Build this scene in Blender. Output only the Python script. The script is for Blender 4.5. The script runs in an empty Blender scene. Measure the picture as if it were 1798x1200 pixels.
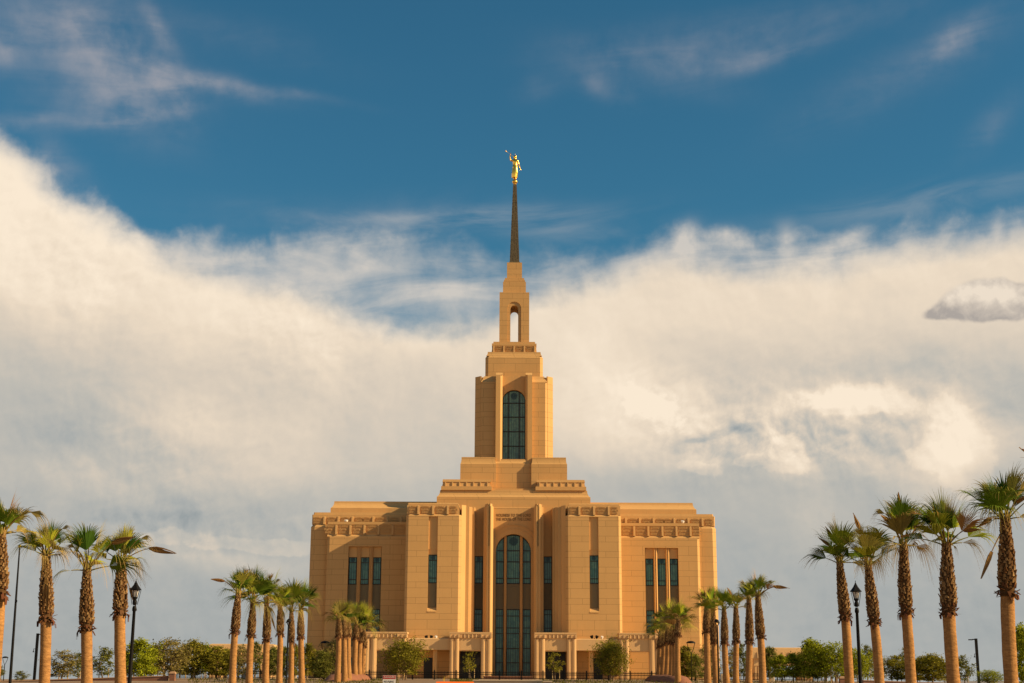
import bpy, bmesh, math, random
from mathutils import Vector, Matrix, Euler

# ------------------------------------------------------------------ camera
SC = bpy.context.scene
COL = SC.collection
rad = math.radians
F = 2500.0                      # focal length in pixels of a 1798 px wide picture (50 mm)
TILT, ROLL, EYE = 13.4, 0.27, 1.6
cam_data = bpy.data.cameras.new('camera')
cam_data.sensor_width = 36.0
cam_data.lens = F / 1798.0 * 36.0
cam_data.clip_start = 0.1
cam_data.clip_end = 30000.0
cam = bpy.data.objects.new('camera', cam_data)
COL.objects.link(cam)
CAM_R = Matrix.Rotation(rad(90 + TILT), 3, 'X') @ Matrix.Rotation(rad(ROLL), 3, 'Z')
cam.matrix_world = Matrix.Translation((0, 0, EYE)) @ CAM_R.to_4x4()
SC.camera = cam

def ray(x, y):
    return CAM_R @ Vector(((x - 899.0) / F, (600.0 - y) / F, -1.0))

def at(x, y, Y):
    """The point at distance Y ahead that stands in the direction of a photograph pixel."""
    d = ray(x, y)
    k = Y / d.y
    return Vector((d.x * k, Y, EYE + d.z * k))

def zat(y, Y, x=900.0):
    return at(x, y, Y).z

def xat(x, Y, y=1000.0):
    return at(x, y, Y).x

# ------------------------------------------------------------------ exposure, sun
EXPO = 0.75
SC.view_settings.view_transform = 'Standard'
SC.view_settings.look = 'None'
SC.view_settings.exposure = EXPO
SC.view_settings.gamma = 1.0
SC.view_settings.use_curve_mapping = False
SC.cycles.max_bounces = 8
SC.cycles.transparent_max_bounces = 8

SUN_AZ, SUN_EL = 76.0, 28.5     # degrees to the right of the line from the building to the camera
SUN_DIR = Vector((math.sin(rad(SUN_AZ)) * math.cos(rad(SUN_EL)),
                  -math.cos(rad(SUN_AZ)) * math.cos(rad(SUN_EL)),
                  math.sin(rad(SUN_EL))))
sun_data = bpy.data.lights.new('sun', 'SUN')
sun_data.energy = 4.5
sun_data.angle = rad(0.5)
sun_data.color = (1.0, 0.73, 0.40)
sun = bpy.data.objects.new('sun', sun_data)
sun.rotation_euler = SUN_DIR.to_track_quat('Z', 'Y').to_euler()
sun.location = (60, -40, 60)
COL.objects.link(sun)

# ------------------------------------------------------------------ node arithmetic
class Nd:
    """A socket with arithmetic, so that node graphs read as formulas."""
    def __init__(self, tree, sock): self.t, self.s = tree, sock
    def _m(self, op, *a, clamp=False):
        n = self.t.nodes.new('ShaderNodeMath'); n.operation = op; n.use_clamp = clamp
        for i, v in enumerate((self,) + a):
            if isinstance(v, Nd): self.t.links.new(v.s, n.inputs[i])
            else: n.inputs[i].default_value = float(v)
        return Nd(self.t, n.outputs[0])
    def __add__(self, o): return self._m('ADD', o)
    __radd__ = __add__
    def __mul__(self, o): return self._m('MULTIPLY', o)
    __rmul__ = __mul__
    def __sub__(self, o): return self._m('SUBTRACT', o)
    def __rsub__(self, o): return (self * -1.0) + o
    def __truediv__(self, o): return self._m('DIVIDE', o)
    def __neg__(self): return self * -1.0
    def exp(self): return self._m('EXPONENT')
    def pow(self, p): return self._m('POWER', p)
    def sat(self): return self._m('ADD', 0.0, clamp=True)
    def abs(self): return self._m('ABSOLUTE')
    def floor(self): return self._m('FLOOR')
    def frac(self): return self._m('FRACT')
    def max(self, o): return self._m('MAXIMUM', o)
    def min(self, o): return self._m('MINIMUM', o)
    def gt(self, o): return self._m('GREATER_THAN', o)
    def lt(self, o): return self._m('LESS_THAN', o)
    def ss(self, a, b, lo=0.0, hi=1.0):
        n = self.t.nodes.new('ShaderNodeMapRange'); n.interpolation_type = 'SMOOTHSTEP'
        self.t.links.new(self.s, n.inputs['Value'])
        n.inputs['From Min'].default_value = a; n.inputs['From Max'].default_value = b
        n.inputs['To Min'].default_value = lo; n.inputs['To Max'].default_value = hi
        return Nd(self.t, n.outputs['Result'])

def nd_vec(t, x, y, z=0.0):
    n = t.nodes.new('ShaderNodeCombineXYZ')
    for i, v in enumerate((x, y, z)):
        if isinstance(v, Nd): t.links.new(v.s, n.inputs[i])
        else: n.inputs[i].default_value = v
    return Nd(t, n.outputs[0])

def nd_noise(t, vec, scale, detail=5.0, rough=0.55, dims='3D', dist=0.0):
    n = t.nodes.new('ShaderNodeTexNoise'); n.noise_dimensions = dims
    t.links.new(vec.s, n.inputs['Vector'])
    n.inputs['Scale'].default_value = scale; n.inputs['Detail'].default_value = detail
    n.inputs['Roughness'].default_value = rough; n.inputs['Distortion'].default_value = dist
    return Nd(t, n.outputs['Fac'])

def nd_ramp(t, fac, stops, mode='LINEAR'):
    n = t.nodes.new('ShaderNodeValToRGB'); n.color_ramp.interpolation = mode
    e = n.color_ramp.elements
    while len(e) < len(stops): e.new(0.5)
    for el, (p, c) in zip(e, stops):
        el.position = p; el.color = (*c, 1.0) if len(c) == 3 else c
    t.links.new(fac.s, n.inputs[0])
    return Nd(t, n.outputs[0])

def nd_mix(t, fac, a, b, mode='MIX'):
    n = t.nodes.new('ShaderNodeMix'); n.data_type = 'RGBA'; n.blend_type = mode
    for sock, v in ((n.inputs['Factor'], fac), (n.inputs['A'], a), (n.inputs['B'], b)):
        if isinstance(v, Nd): t.links.new(v.s, sock)
        elif isinstance(v, (int, float)): sock.default_value = v
        else: sock.default_value = (*v, 1.0)
    for o in n.outputs:
        if o.type == 'RGBA': return Nd(t, o)

def nd_curve(t, x, pts, lo, hi):
    """A drawn curve: pts are (x in 0..1, value); the values are scaled into lo..hi."""
    n = t.nodes.new('ShaderNodeFloatCurve')
    c = n.mapping.curves[0]
    for i, (px, pv) in enumerate(pts):
        v = (pv - lo) / (hi - lo)
        if i < 2:
            c.points[i].location = (px, v)
        else:
            c.points.new(px, v)
    n.mapping.update()
    t.links.new(x.s, n.inputs['Value'])
    return Nd(t, n.outputs[0]) * (hi - lo) + lo

def lin(r, g, b):
    f = lambda c: c / 12.92 if c <= 0.04045 else ((c + 0.055) / 1.055) ** 2.4
    return tuple(f(c / 255.0) for c in (r, g, b))

# ------------------------------------------------------------------ world: clear-air sky with banks of cloud
def uv_of(x, y):
    d = ray(x, y).normalized()
    return math.degrees(math.atan2(d.x, d.y)), math.degrees(math.asin(d.z))

def build_world():
    w = bpy.data.worlds.new('World'); SC.world = w; w.use_nodes = True
    t = w.node_tree; t.nodes.clear()
    out = t.nodes.new('ShaderNodeOutputWorld')
    bg = t.nodes.new('ShaderNodeBackground')
    t.links.new(bg.outputs[0], out.inputs[0])
    BG = 0.1
    bg.inputs['Strength'].default_value = BG
    tc = t.nodes.new('ShaderNodeTexCoord')
    sep = t.nodes.new('ShaderNodeSeparateXYZ')
    t.links.new(tc.outputs['Generated'], sep.inputs[0])
    X, Y, Z = (Nd(t, sep.outputs[i]) for i in range(3))
    u = X._m('ARCTAN2', Y) * (180 / math.pi)
    v = Z._m('ARCSINE') * (180 / math.pi)

    sky = t.nodes.new('ShaderNodeTexSky')
    sky.sky_type = 'NISHITA'; sky.sun_disc = False
    sky.sun_elevation = rad(SUN_EL)
    sky.sun_rotation = math.atan2(SUN_DIR.x, SUN_DIR.y)
    sky.air_density = 1.0; sky.dust_density = 0.6; sky.ozone_density = 2.0
    clear = nd_mix(t, 1.0, Nd(t, sky.outputs[0]), SKY_TINT, 'MULTIPLY')

    P = nd_vec(t, u, v)
    # slow drift of the coordinates, so that every edge is ragged
    wn = t.nodes.new('ShaderNodeTexNoise'); wn.noise_dimensions = '3D'
    t.links.new(P.s, wn.inputs['Vector'])
    wn.inputs['Scale'].default_value = 0.13; wn.inputs['Detail'].default_value = 6; wn.inputs['Roughness'].default_value = 0.55
    ws = t.nodes.new('ShaderNodeSeparateColor'); t.links.new(wn.outputs['Color'], ws.inputs[0])
    du = (Nd(t, ws.outputs[0]) - 0.5); dv = (Nd(t, ws.outputs[1]) - 0.5)
    uw, vw = u + du * 3.4, v + dv * 3.0
    ul, vl = u + du * 1.6, v + dv * 1.4

    Pw, Pl = nd_vec(t, uw, vw, 1.0), nd_vec(t, ul, vl, 1.0)

    def blob(acc, px, py, rx, ry, ang, amp, vec):
        """Add a soft patch of sky of the given half widths and strength to acc."""
        cu, cv = uv_of(px, py); k = 0.0229
        a = rad(ang); ca, sa = math.cos(a), math.sin(a)
        pq = []
        for x, y, r in ((ca, sa, rx * k), (-sa, ca, ry * k)):
            n = t.nodes.new('ShaderNodeVectorMath'); n.operation = 'DOT_PRODUCT'
            t.links.new(vec.s, n.inputs[0])
            n.inputs[1].default_value = (x / r, y / r, -(x * cu + y * cv) / r)
            pq.append(Nd(t, n.outputs['Value']))
        p, q = pq
        r2 = p._m('MULTIPLY_ADD', p, q * q)
        n = t.nodes.new('ShaderNodeMath'); n.operation = 'POWER'
        n.inputs[0].default_value = math.exp(-1.0); t.links.new(r2.s, n.inputs[1])
        return Nd(t, n.outputs[0])._m('MULTIPLY_ADD', amp, acc)

    def total(items, vec=Pw):
        s = 0.0
        for b in items: s = blob(s, *b, vec)
        return s

    fine = nd_noise(t, P, 0.34, 7, 0.56, dist=0.5)
    puff = nd_noise(t, Pl, 0.17, 4, 0.52, dist=0.4)
    puff2 = nd_noise(t, nd_vec(t, ul + 0.9, vl + 0.8), 0.17, 4, 0.52, dist=0.4)
    finer = nd_noise(t, Pl, 0.95, 7, 0.56, dist=0.15)
    finer2 = nd_noise(t, nd_vec(t, ul + 0.16, vl + 0.20, 1.0), 0.95, 7, 0.56, dist=0.15)
    streak = nd_noise(t, nd_vec(t, u * 0.28 + v * 0.14, v * 1.25 - u * 0.12), 0.6, 6, 0.58, dist=0.6)

    # the main bank: everything under a drawn upper outline, its rim broken into billows
    U0, U1 = -30.0, 30.0
    def outline(edge):
        pts = []
        for (x, y) in edge:
            a, e = uv_of(x, y); pts.append(((a - U0) / (U1 - U0), e))
        pts = [(0.0, pts[0][1])] + pts + [(1.0, pts[-1][1])]
        return nd_curve(t, ((ul - U0) / (U1 - U0)).sat(), pts, 0.0, 40.0)
    top = outline([(-500, 60), (-200, 130), (0, 228), (60, 286), (120, 326), (180, 366), (240, 408), (300, 446), (400, 470), (500, 490), (570, 512), (610, 540),
            (680, 556), (780, 556), (880, 546), (920, 520), (1000, 488), (1080, 470), (1150, 452), (1250, 448), (1340, 458),
            (1430, 452), (1520, 440), (1620, 424), (1700, 412), (1798, 400), (2100, 350)])
    d = top - vl + (fine - 0.5) * 1.5 + (finer - 0.5) * 0.7
    bank = d.ss(-0.30, 1.15)
    # a thinner, streaked sheet that reaches higher over the middle gap and along the right-hand edge
    top2 = outline([(-500, 40), (-200, 100), (0, 215), (100, 300), (180, 355), (230, 398), (280, 410), (330, 406), (450, 412), (520, 402), (600, 404), (680, 412), (760, 420), (860, 432), (930, 440), (1000, 440),
            (1080, 428), (1180, 402), (1260, 404), (1330, 408), (1400, 404), (1500, 402), (1600, 388), (1700, 378), (1798, 362), (2100, 310)])
    d2 = top2 - vl + (fine - 0.5) * 1.3 + (finer - 0.5) * 1.1
    thick = nd_curve(t, ((u + 20.0) / 40.0).sat(), [(0.0, .9), (0.15, .85), (0.28, .70), (0.36, .56), (0.43, .42), (0.54, .32), (0.62, .55), (0.70, .72), (0.82, .66), (1.0, .62)], 0.0, 1.0)
    sheet = d2.ss(-0.35, 1.05) * (thick + (streak - 0.5) * 1.5 + (finer - 0.5) * 0.5).sat()
    tuft = total([(1210, 415, 26, 20, 50, 0.75), (1385, 415, 16, 26, 0, 0.75), (1285, 408, 30, 13, 0, 0.45), (1480, 420, 44, 16, 20, 0.6), (1745, 410, 12, 20, 0, 0.6), (1000, 500, 120, 30, 0, 0.2), (640, 470, 130, 30, 0, 0.15), (820, 515, 120, 22, 0, 0.3)], Pl)
    haze_top = total([(820, 388, 230, 18, 4, 0.28), (650, 384, 160, 12, -3, 0.22), (1620, 358, 230, 26, 3, 0.22), (1000, 405, 160, 20, 0, 0.2)], Pl) * streak.ss(0.3, 0.7)
    veil = (sheet + tuft * (finer + 0.35) + haze_top).sat()
    # high wisps against the blue
    wisp_r = total([(190, 110, 120, 62, -35, 0.62), (95, 45, 130, 60, 10, 0.40), (285, 45, 42, 14, -50, 0.8), (265, 105, 70, 34, -40, 0.5), (0, 95, 26, 24, 0, 0.75),
                    (230, 200, 95, 12, 14, 0.75), (310, 160, 30, 50, 0, 0.35), (390, 142, 95, 16, -10, 0.75), (480, 158, 130, 9, -4, 0.25), (60, 205, 90, 12, 12, 0.4), (110, 285, 60, 25, -40, 0.35),
                    (1670, 66, 56, 24, 24, 0.7), (1330, 100, 100, 17, 6, 0.5), (1200, 105, 30, 22, 0, 0.4), (1060, 148, 46, 20, -24, 0.38),
                    (950, 150, 44, 20, 10, 0.14), (1740, 225, 60, 22, 40, 0.25), (1300, 60, 260, 34, 4, 0.32), (1130, 120, 160, 30, -12, 0.22), (1600, 120, 200, 40, 20, 0.2), (130, 80, 200, 90, -20, 0.22), (200, 165, 120, 22, 12, 0.4), (420, 60, 160, 30, -10, 0.12), (600, 380, 260, 30, 3, 0.18)], Pl)
    wisp = (wisp_r * (fine.ss(0.28, 0.72) * 0.35 + finer.ss(0.3, 0.75) * 0.35 + streak.ss(0.3, 0.7) * 0.5)).sat()

    # light and shade inside the bank
    H0, H1 = 0.0, 40.0
    hb = [(1300, 0.20), (1196, 0.20), (1100, 0.20), (1000, 0.25), (920, 0.32), (830, 0.45), (730, 0.58), (640, 0.68), (560, 0.78), (450, 0.86), (300, 0.96), (150, 1.0)]
    base = nd_curve(t, ((v - H0) / (H1 - H0)).sat(), [(max(0.0, uv_of(899, y)[1]) / 40.0, b) for y, b in hb if y <= 1196] + [(1.0, 1.0)], 0.0, 1.0)
    shade = total([(60, 720, 150, 110, 0, -0.17), (190, 640, 150, 70, -10, -0.07), (20, 610, 90, 70, 0, -0.06), (120, 790, 110, 40, 0, -0.16), (330, 690, 120, 50, 0, -0.03),
                   (450, 540, 130, 70, 0, 0.10), (560, 600, 55, 90, 20, 0.13), (640, 650, 70, 60, 0, -0.05), (440, 790, 140, 60, 0, 0.16), (300, 760, 120, 40, 10, 0.08),
                   (210, 840, 150, 34, 0, 0.16), (60, 830, 80, 30, 0, 0.05), (330, 900, 250, 26, 4, -0.14), (360, 975, 170, 26, -6, 0.15), (520, 985, 120, 22, 0, 0.08), (560, 850, 120, 60, 0, 0.06), (720, 700, 120, 150, 0, 0.03),
                   (80, 420, 200, 140, -30, 0.12), (330, 540, 160, 80, 0, 0.06), (200, 560, 120, 30, 0, -0.04), (740, 590, 160, 40, 0, 0.10),
                   (1010, 620, 110, 90, 0, 0.12), (1120, 690, 110, 60, -28, 0.30), (1210, 740, 80, 40, -30, 0.22), (1010, 740, 120, 70, 0, 0.16), (1110, 780, 110, 50, 0, 0.12),
                   (1380, 640, 260, 50, -6, -0.10), (1300, 560, 320, 50, 0, 0.00), (1640, 640, 160, 60, 0, -0.08), (1480, 690, 95, 22, 4, 0.38), (1580, 700, 80, 26, -12, 0.34), (1690, 745, 50, 50, 20, 0.40), (1660, 800, 90, 34, 0, 0.30),
                   (1370, 722, 90, 20, 10, 0.22), (1520, 765, 120, 40, -6, -0.10), (1385, 800, 40, 42, 30, 0.30), (1390, 825, 50, 18, 0, 0.2), (1225, 820, 42, 12, -16, 0.24), (1310, 812, 26, 10, 10, 0.22),
                   (1270, 765, 62, 15, 4, -0.20), (1210, 775, 22, 7, 0, -0.16), (1480, 880, 150, 60, 0, -0.04), (1660, 850, 60, 46, 50, 0.22), (1420, 910, 50, 60, 0, 0.14), (1790, 700, 40, 50, 0, -0.14), (1760, 880, 90, 60, 0, -0.10),
                   (1150, 860, 140, 30, 0, -0.10)])
    crisp = total([(1500, 740, 240, 80, 0, 0.9), (1300, 790, 150, 50, 0, 0.8), (350, 930, 220, 46, 0, 0.5), (230, 800, 200, 90, 0, 0.35), (1180, 720, 120, 60, -28, 0.4), (520, 590, 120, 100, 0, 0.35), (140, 470, 160, 110, -35, 0.35)])
    relief = (puff - puff2) * 0.75 + (fine - 0.5) * 0.30
    relief_s = (finer - finer2) * 1.0 + (finer - 0.5) * 0.25
    # heaped tops with sharp sunlit rims, and small darker rolls
    heap_f = total([(1470, 700, 85, 26, 4, 1.0), (1570, 700, 70, 26, -12, 1.0), (1690, 742, 48, 46, 20, 1.0), (1650, 800, 80, 34, 0, 0.9), (1385, 795, 36, 38, 30, 1.1), (1350, 826, 60, 14, 0, 0.6),
                    (1225, 826, 40, 14, -14, 1.0), (1312, 815, 26, 11, 10, 1.0), (1150, 716, 80, 46, -28, 0.9), (1700, 845, 40, 40, 30, 0.8), (280, 944, 60, 18, 18, 0.9), (420, 952, 110, 16, -2, 0.85), (520, 960, 70, 14, 0, 0.6)], Pl)
    heap = (heap_f + (finer - 0.5) * 1.35 + (fine - 0.5) * 0.8).ss(0.40, 0.66)
    roll_f = total([(1285, 762, 56, 13, 4, 1.1), (1215, 775, 22, 6, 0, 0.9), (1480, 712, 60, 10, 14, 0.7), (1560, 735, 60, 12, -10, 0.8)], Pl)
    roll = (roll_f + (finer - 0.5) * 1.0).ss(0.36, 0.86)
    S = (base + shade + relief * (crisp + 0.40) + relief_s * (crisp * 0.85 + 0.16) + heap * 0.12 - roll * 0.10).sat()
    k = 1.0 / (BG * 2.0 ** EXPO)
    c = lambda *a: tuple(q * k for q in lin(*a))
    ramp = nd_ramp(t, S, [(0.0, lin(142, 152, 156)), (0.22, lin(171, 174, 172)), (0.42, lin(192, 188, 179)), (0.62, lin(216, 203, 186)), (0.80, lin(234, 217, 195)), (1.0, lin(250, 233, 210))])
    cloud = nd_mix(t, 1.0, ramp, (k, k, k), 'MULTIPLY')

    sky_c = nd_mix(t, veil * 0.9, clear, c(214, 206, 196))
    sky_c = nd_mix(t, wisp * 0.62, sky_c, c(186, 178, 178))
    sky_c = nd_mix(t, bank, sky_c, cloud)
    # the small heavy cloud low on the right
    sm = total([(1690, 545, 52, 20, 0, 1.0), (1745, 534, 58, 30, 0, 1.0), (1714, 517, 36, 24, 0, 1.0), (1760, 512, 34, 18, 0, 0.8), (1648, 552, 26, 10, 0, 0.6), (1800, 540, 40, 26, 0, 1.0)], Pl)
    sm_m = (sm + (finer - 0.5) * 1.25 + (fine - 0.5) * 0.6).ss(0.40, 0.84)
    sm_l = (total([(1712, 508, 34, 18, 0, 0.55), (1755, 522, 40, 20, 0, 0.55), (1680, 528, 30, 12, 0, 0.3), (1650, 552, 50, 14, 0, -0.35), (1740, 562, 70, 10, 0, -0.2)], Pl) + relief_s * 1.8 + relief * 0.8 + 0.38).sat()
    sm_c = nd_ramp(t, sm_l, [(0.0, lin(148, 144, 144)), (0.45, lin(190, 180, 170)), (1.0, lin(238, 224, 206))])
    sky_c = nd_mix(t, sm_m * 0.74, sky_c, nd_mix(t, 1.0, sm_c, (k, k, k), 'MULTIPLY'))
    t.links.new(sky_c.s, bg.inputs['Color'])

SKY_TINT = (0.175, 0.445, 0.475)
build_world()
# ---- STRUCTURE ----
# ------------------------------------------------------------------ mesh collecting
class MB:
    """Collects faces (in world metres) and links them as ONE mesh object."""
    def __init__(self): self.v, self.f, self.c, self.sm = [], [], [], []
    def add(self, verts, faces, col=None, smooth=False):
        o = len(self.v)
        self.v += [tuple(p) for p in verts]
        self.c += [col or (1, 1, 1)] * len(verts) if not isinstance(col, list) else col
        for f in faces:
            self.f.append(tuple(i + o for i in f)); self.sm.append(smooth)
        return self
    def box(self, x0, x1, y0, y1, z0, z1, col=None):
        if x0 > x1: x0, x1 = x1, x0
        if y0 > y1: y0, y1 = y1, y0
        if z0 > z1: z0, z1 = z1, z0
        v = [(x, y, z) for z in (z0, z1) for y in (y0, y1) for x in (x0, x1)]
        return self.add(v, [(0, 2, 3, 1), (4, 5, 7, 6), (0, 1, 5, 4), (1, 3, 7, 5), (3, 2, 6, 7), (2, 0, 4, 6)], col)
    def rings(self, rings, cap0=True, cap1=True, smooth=False, col=None):
        n = len(rings[0]); v = [p for r in rings for p in r]; f = []
        for k in range(len(rings) - 1):
            for i in range(n):
                j = (i + 1) % n
                f.append((k * n + i, k * n + j, (k + 1) * n + j, (k + 1) * n + i))
        self.add(v, f, col, smooth)
        if cap0: self.add(rings[0], [tuple(reversed(range(n)))], col if not isinstance(col, list) else col[:n])
        if cap1: self.add(rings[-1], [tuple(range(n))], col if not isinstance(col, list) else col[-n:])
        return self
    def prism(self, poly, z0, z1, col=None):
        a = sum(poly[i][0] * poly[(i + 1) % len(poly)][1] - poly[(i + 1) % len(poly)][0] * poly[i][1] for i in range(len(poly)))
        if a < 0: poly = poly[::-1]
        return self.rings([[(x, y, z0) for x, y in poly], [(x, y, z1) for x, y in poly]], col=col)
    def tier(self, cx, cy, prof, ch=0.0):
        """A block with a moulded profile: prof is a list of (half width, half depth, z); ch bevels the corners."""
        rs = []
        for hw, hd, z in prof:
            c = min(ch, hw * 0.9, hd * 0.9)
            if c > 0:
                p = [(hw - c, -hd), (hw, -hd + c), (hw, hd - c), (hw - c, hd), (-hw + c, hd), (-hw, hd - c), (-hw, -hd + c), (-hw + c, -hd)]
            else:
                p = [(hw, -hd), (hw, hd), (-hw, hd), (-hw, -hd)]
            rs.append([(cx + x, cy + y, z) for x, y in p])
        return self.rings(rs)
    def tube(self, pts, rads, n=8, col=None, smooth=True, cap=True):
        pts = [Vector(p) for p in pts]; rs = []
        up = Vector((0, 0, 1))
        for i, p in enumerate(pts):
            d = (pts[min(i + 1, len(pts) - 1)] - pts[max(i - 1, 0)]).normalized()
            ref = up if abs(d.z) < 0.9 else Vector((1, 0, 0))
            if i == 0: a = d.cross(ref).normalized()
            else: a = (a - d * a.dot(d)).normalized()
            b = d.cross(a)
            r = rads[i] if isinstance(rads, (list, tuple)) else rads
            rs.append([tuple(p + (a * math.cos(2 * math.pi * k / n) + b * math.sin(2 * math.pi * k / n)) * r) for k in range(n)])
        return self.rings(rs, cap, cap, smooth, col)
    def lathe(self, c, prof, n=16, smooth=True, col=None):
        rs = [[(c[0] + r * math.cos(2 * math.pi * k / n), c[1] + r * math.sin(2 * math.pi * k / n), c[2] + z) for k in range(n)] for r, z in prof]
        return self.rings(rs, smooth=smooth, col=col)
    def build(self, name, mat, parent=None, origin=None):
        if parent is not None: origin = ORIGIN[parent.name]
        o = Vector(origin) if origin is not None else Vector((0, 0, 0))
        me = bpy.data.meshes.new(name)
        me.from_pydata([(x - o.x, y - o.y, z - o.z) for x, y, z in self.v], [], self.f)
        me.polygons.foreach_set('use_smooth', self.sm)
        if any(c != (1, 1, 1) for c in self.c):
            at_ = me.color_attributes.new('tone', 'FLOAT_COLOR', 'POINT')
            flat = []
            for c in self.c: flat += [c[0], c[1], c[2], 1.0]
            at_.data.foreach_set('color', flat)
        me.update()
        ob = bpy.data.objects.new(name, me); COL.objects.link(ob)
        if mat: me.materials.append(mat)
        if parent is not None: ob.parent = parent
        else: ob.location = o
        ORIGIN[ob.name] = o
        return ob

ORIGIN = {}

def thing(name, label, cat, loc, group=None):
    """An Empty at the base of a thing; its parts are its children."""
    o = bpy.data.objects.new(name, None); COL.objects.link(o)
    o.location = loc; o['label'] = label; o['category'] = cat
    if group: o['group'] = group
    ORIGIN[o.name] = Vector(loc)
    return o

def tag(o, label, cat, group=None):
    o['label'] = label; o['category'] = cat
    if group: o['group'] = group
    return o

def struct(o):
    o['kind'] = 'structure'; return o

def dup(root, loc, label, rotz=0.0, scale=1.0, group=None):
    """A copy of a thing with copies of its parts and sub-parts."""
    r = root.copy(); COL.objects.link(r)
    r.location = loc; r.rotation_euler = (0, 0, rotz); r.scale = (scale,) * 3 if not isinstance(scale, tuple) else scale
    r['label'] = label
    if group: r['group'] = group
    for ch in root.children:
        c = ch.copy(); COL.objects.link(c); c.parent = r
        for g in ch.children:
            d = g.copy(); COL.objects.link(d); d.parent = c
    return r

# ------------------------------------------------------------------ materials
def mat_new(name):
    m = bpy.data.materials.new(name); m.use_nodes = True
    t = m.node_tree
    b = next(n for n in t.nodes if n.type == 'BSDF_PRINCIPLED')
    return m, t, b

def obj_coord(t):
    tc = t.nodes.new('ShaderNodeTexCoord'); s = t.nodes.new('ShaderNodeSeparateXYZ')
    t.links.new(tc.outputs['Object'], s.inputs[0])
    return Nd(t, tc.outputs['Object']), [Nd(t, s.outputs[i]) for i in range(3)]

def bump(t, b, height, strength=0.3, dist=0.02):
    n = t.nodes.new('ShaderNodeBump'); n.inputs['Strength'].default_value = strength; n.inputs['Distance'].default_value = dist
    t.links.new(height.s, n.inputs['Height']); t.links.new(n.outputs[0], b.inputs['Normal'])

def plain(name, col, rough=0.6, metal=0.0, var=0.15, scale=3.0, spec=0.3):
    m, t, b = mat_new(name)
    oc, _ = obj_coord(t)
    n = nd_noise(t, oc, scale, 4)
    c = nd_mix(t, n, tuple(k * (1 - var) for k in col), tuple(min(1, k * (1 + var)) for k in col))
    t.links.new(c.s, b.inputs['Base Color'])
    b.inputs['Roughness'].default_value = rough; b.inputs['Metallic'].default_value = metal
    b.inputs['Specular IOR Level'].default_value = spec
    return m

STONE = (0.585, 0.352, 0.142)
def stone(name, joints=True, col=STONE, period=2.02, split=1.27, wide=3.1):
    m, t, b = mat_new(name)
    oc, (x, y, z) = obj_coord(t)
    g1 = nd_noise(t, oc, 0.35, 4, 0.6)
    g2 = nd_noise(t, oc, 9.0, 4, 0.7)
    lo = tuple(k * 0.90 for k in col); hi = tuple(k * 1.07 for k in col)
    c = nd_mix(t, g1, lo, hi)
    c = nd_mix(t, g2.ss(0.35, 0.75) * 0.16, c, tuple(k * 0.72 for k in col))
    # faint rain streaks
    st = nd_noise(t, nd_vec(t, x * 2.2, y * 2.2, z * 0.12), 1.0, 4, 0.6)
    c = nd_mix(t, st.ss(0.5, 0.8) * 0.22, c, tuple(k * 0.6 for k in col))
    if joints:
        q = (z + 40.0) / period
        row = q.floor(); fz = q.frac() * period
        short = fz.gt(split)                                  # tall and short courses take turns
        w = 0.045
        h_line = (fz.lt(w) + (fz - split).abs().lt(w * 0.5)).sat()
        u = x + y
        off = short * (wide * 0.5) + wide * 0.25
        qu = (u + off + 400.0) / wide
        v_line = (qu.frac() * wide).lt(w)
        line = h_line.max(v_line)
        cid = nd_vec(t, qu.floor(), row * 2.0 + short, 0.0)
        wn = t.nodes.new('ShaderNodeTexWhiteNoise'); wn.noise_dimensions = '2D'
        t.links.new(cid.s, wn.inputs['Vector'])
        c = nd_mix(t, Nd(t, wn.outputs['Value']) * 0.22, c, tuple(k * 0.72 for k in col))
        c = nd_mix(t, line * 0.54, c, tuple(k * 0.30 for k in col))
    t.links.new(c.s, b.inputs['Base Color'])
    b.inputs['Roughness'].default_value = 0.85; b.inputs['Specular IOR Level'].default_value = 0.15
    bump(t, b, g2, 0.25, 0.01)
    return m

def glass_mat():
    m, t, b = mat_new('stained_glass')
    oc, (x, y, z) = obj_coord(t)
    strip = ((x * 3.3).frac() - 0.5).abs().ss(0.33, 0.42)          # lead lines between the strips of glass
    cell = nd_vec(t, (x * 3.3).floor(), (z * 0.9).floor(), 0.0)
    wn = t.nodes.new('ShaderNodeTexWhiteNoise'); wn.noise_dimensions = '2D'; t.links.new(cell.s, wn.inputs['Vector'])
    n = nd_noise(t, oc, 2.0, 4)
    c = nd_mix(t, Nd(t, wn.outputs['Value']), (0.045, 0.160, 0.135), (0.095, 0.235, 0.170))
    c = nd_mix(t, n.ss(0.4, 0.7) * 0.5, c, (0.016, 0.075, 0.085))
    c = nd_mix(t, strip * 0.8, c, (0.012, 0.030, 0.028))
    t.links.new(c.s, b.inputs['Base Color'])
    b.inputs['Roughness'].default_value = 0.14; b.inputs['Specular IOR Level'].default_value = 0.5
    bump(t, b, nd_noise(t, oc, 1.1, 3), 0.25, 0.05)
    return m

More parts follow.
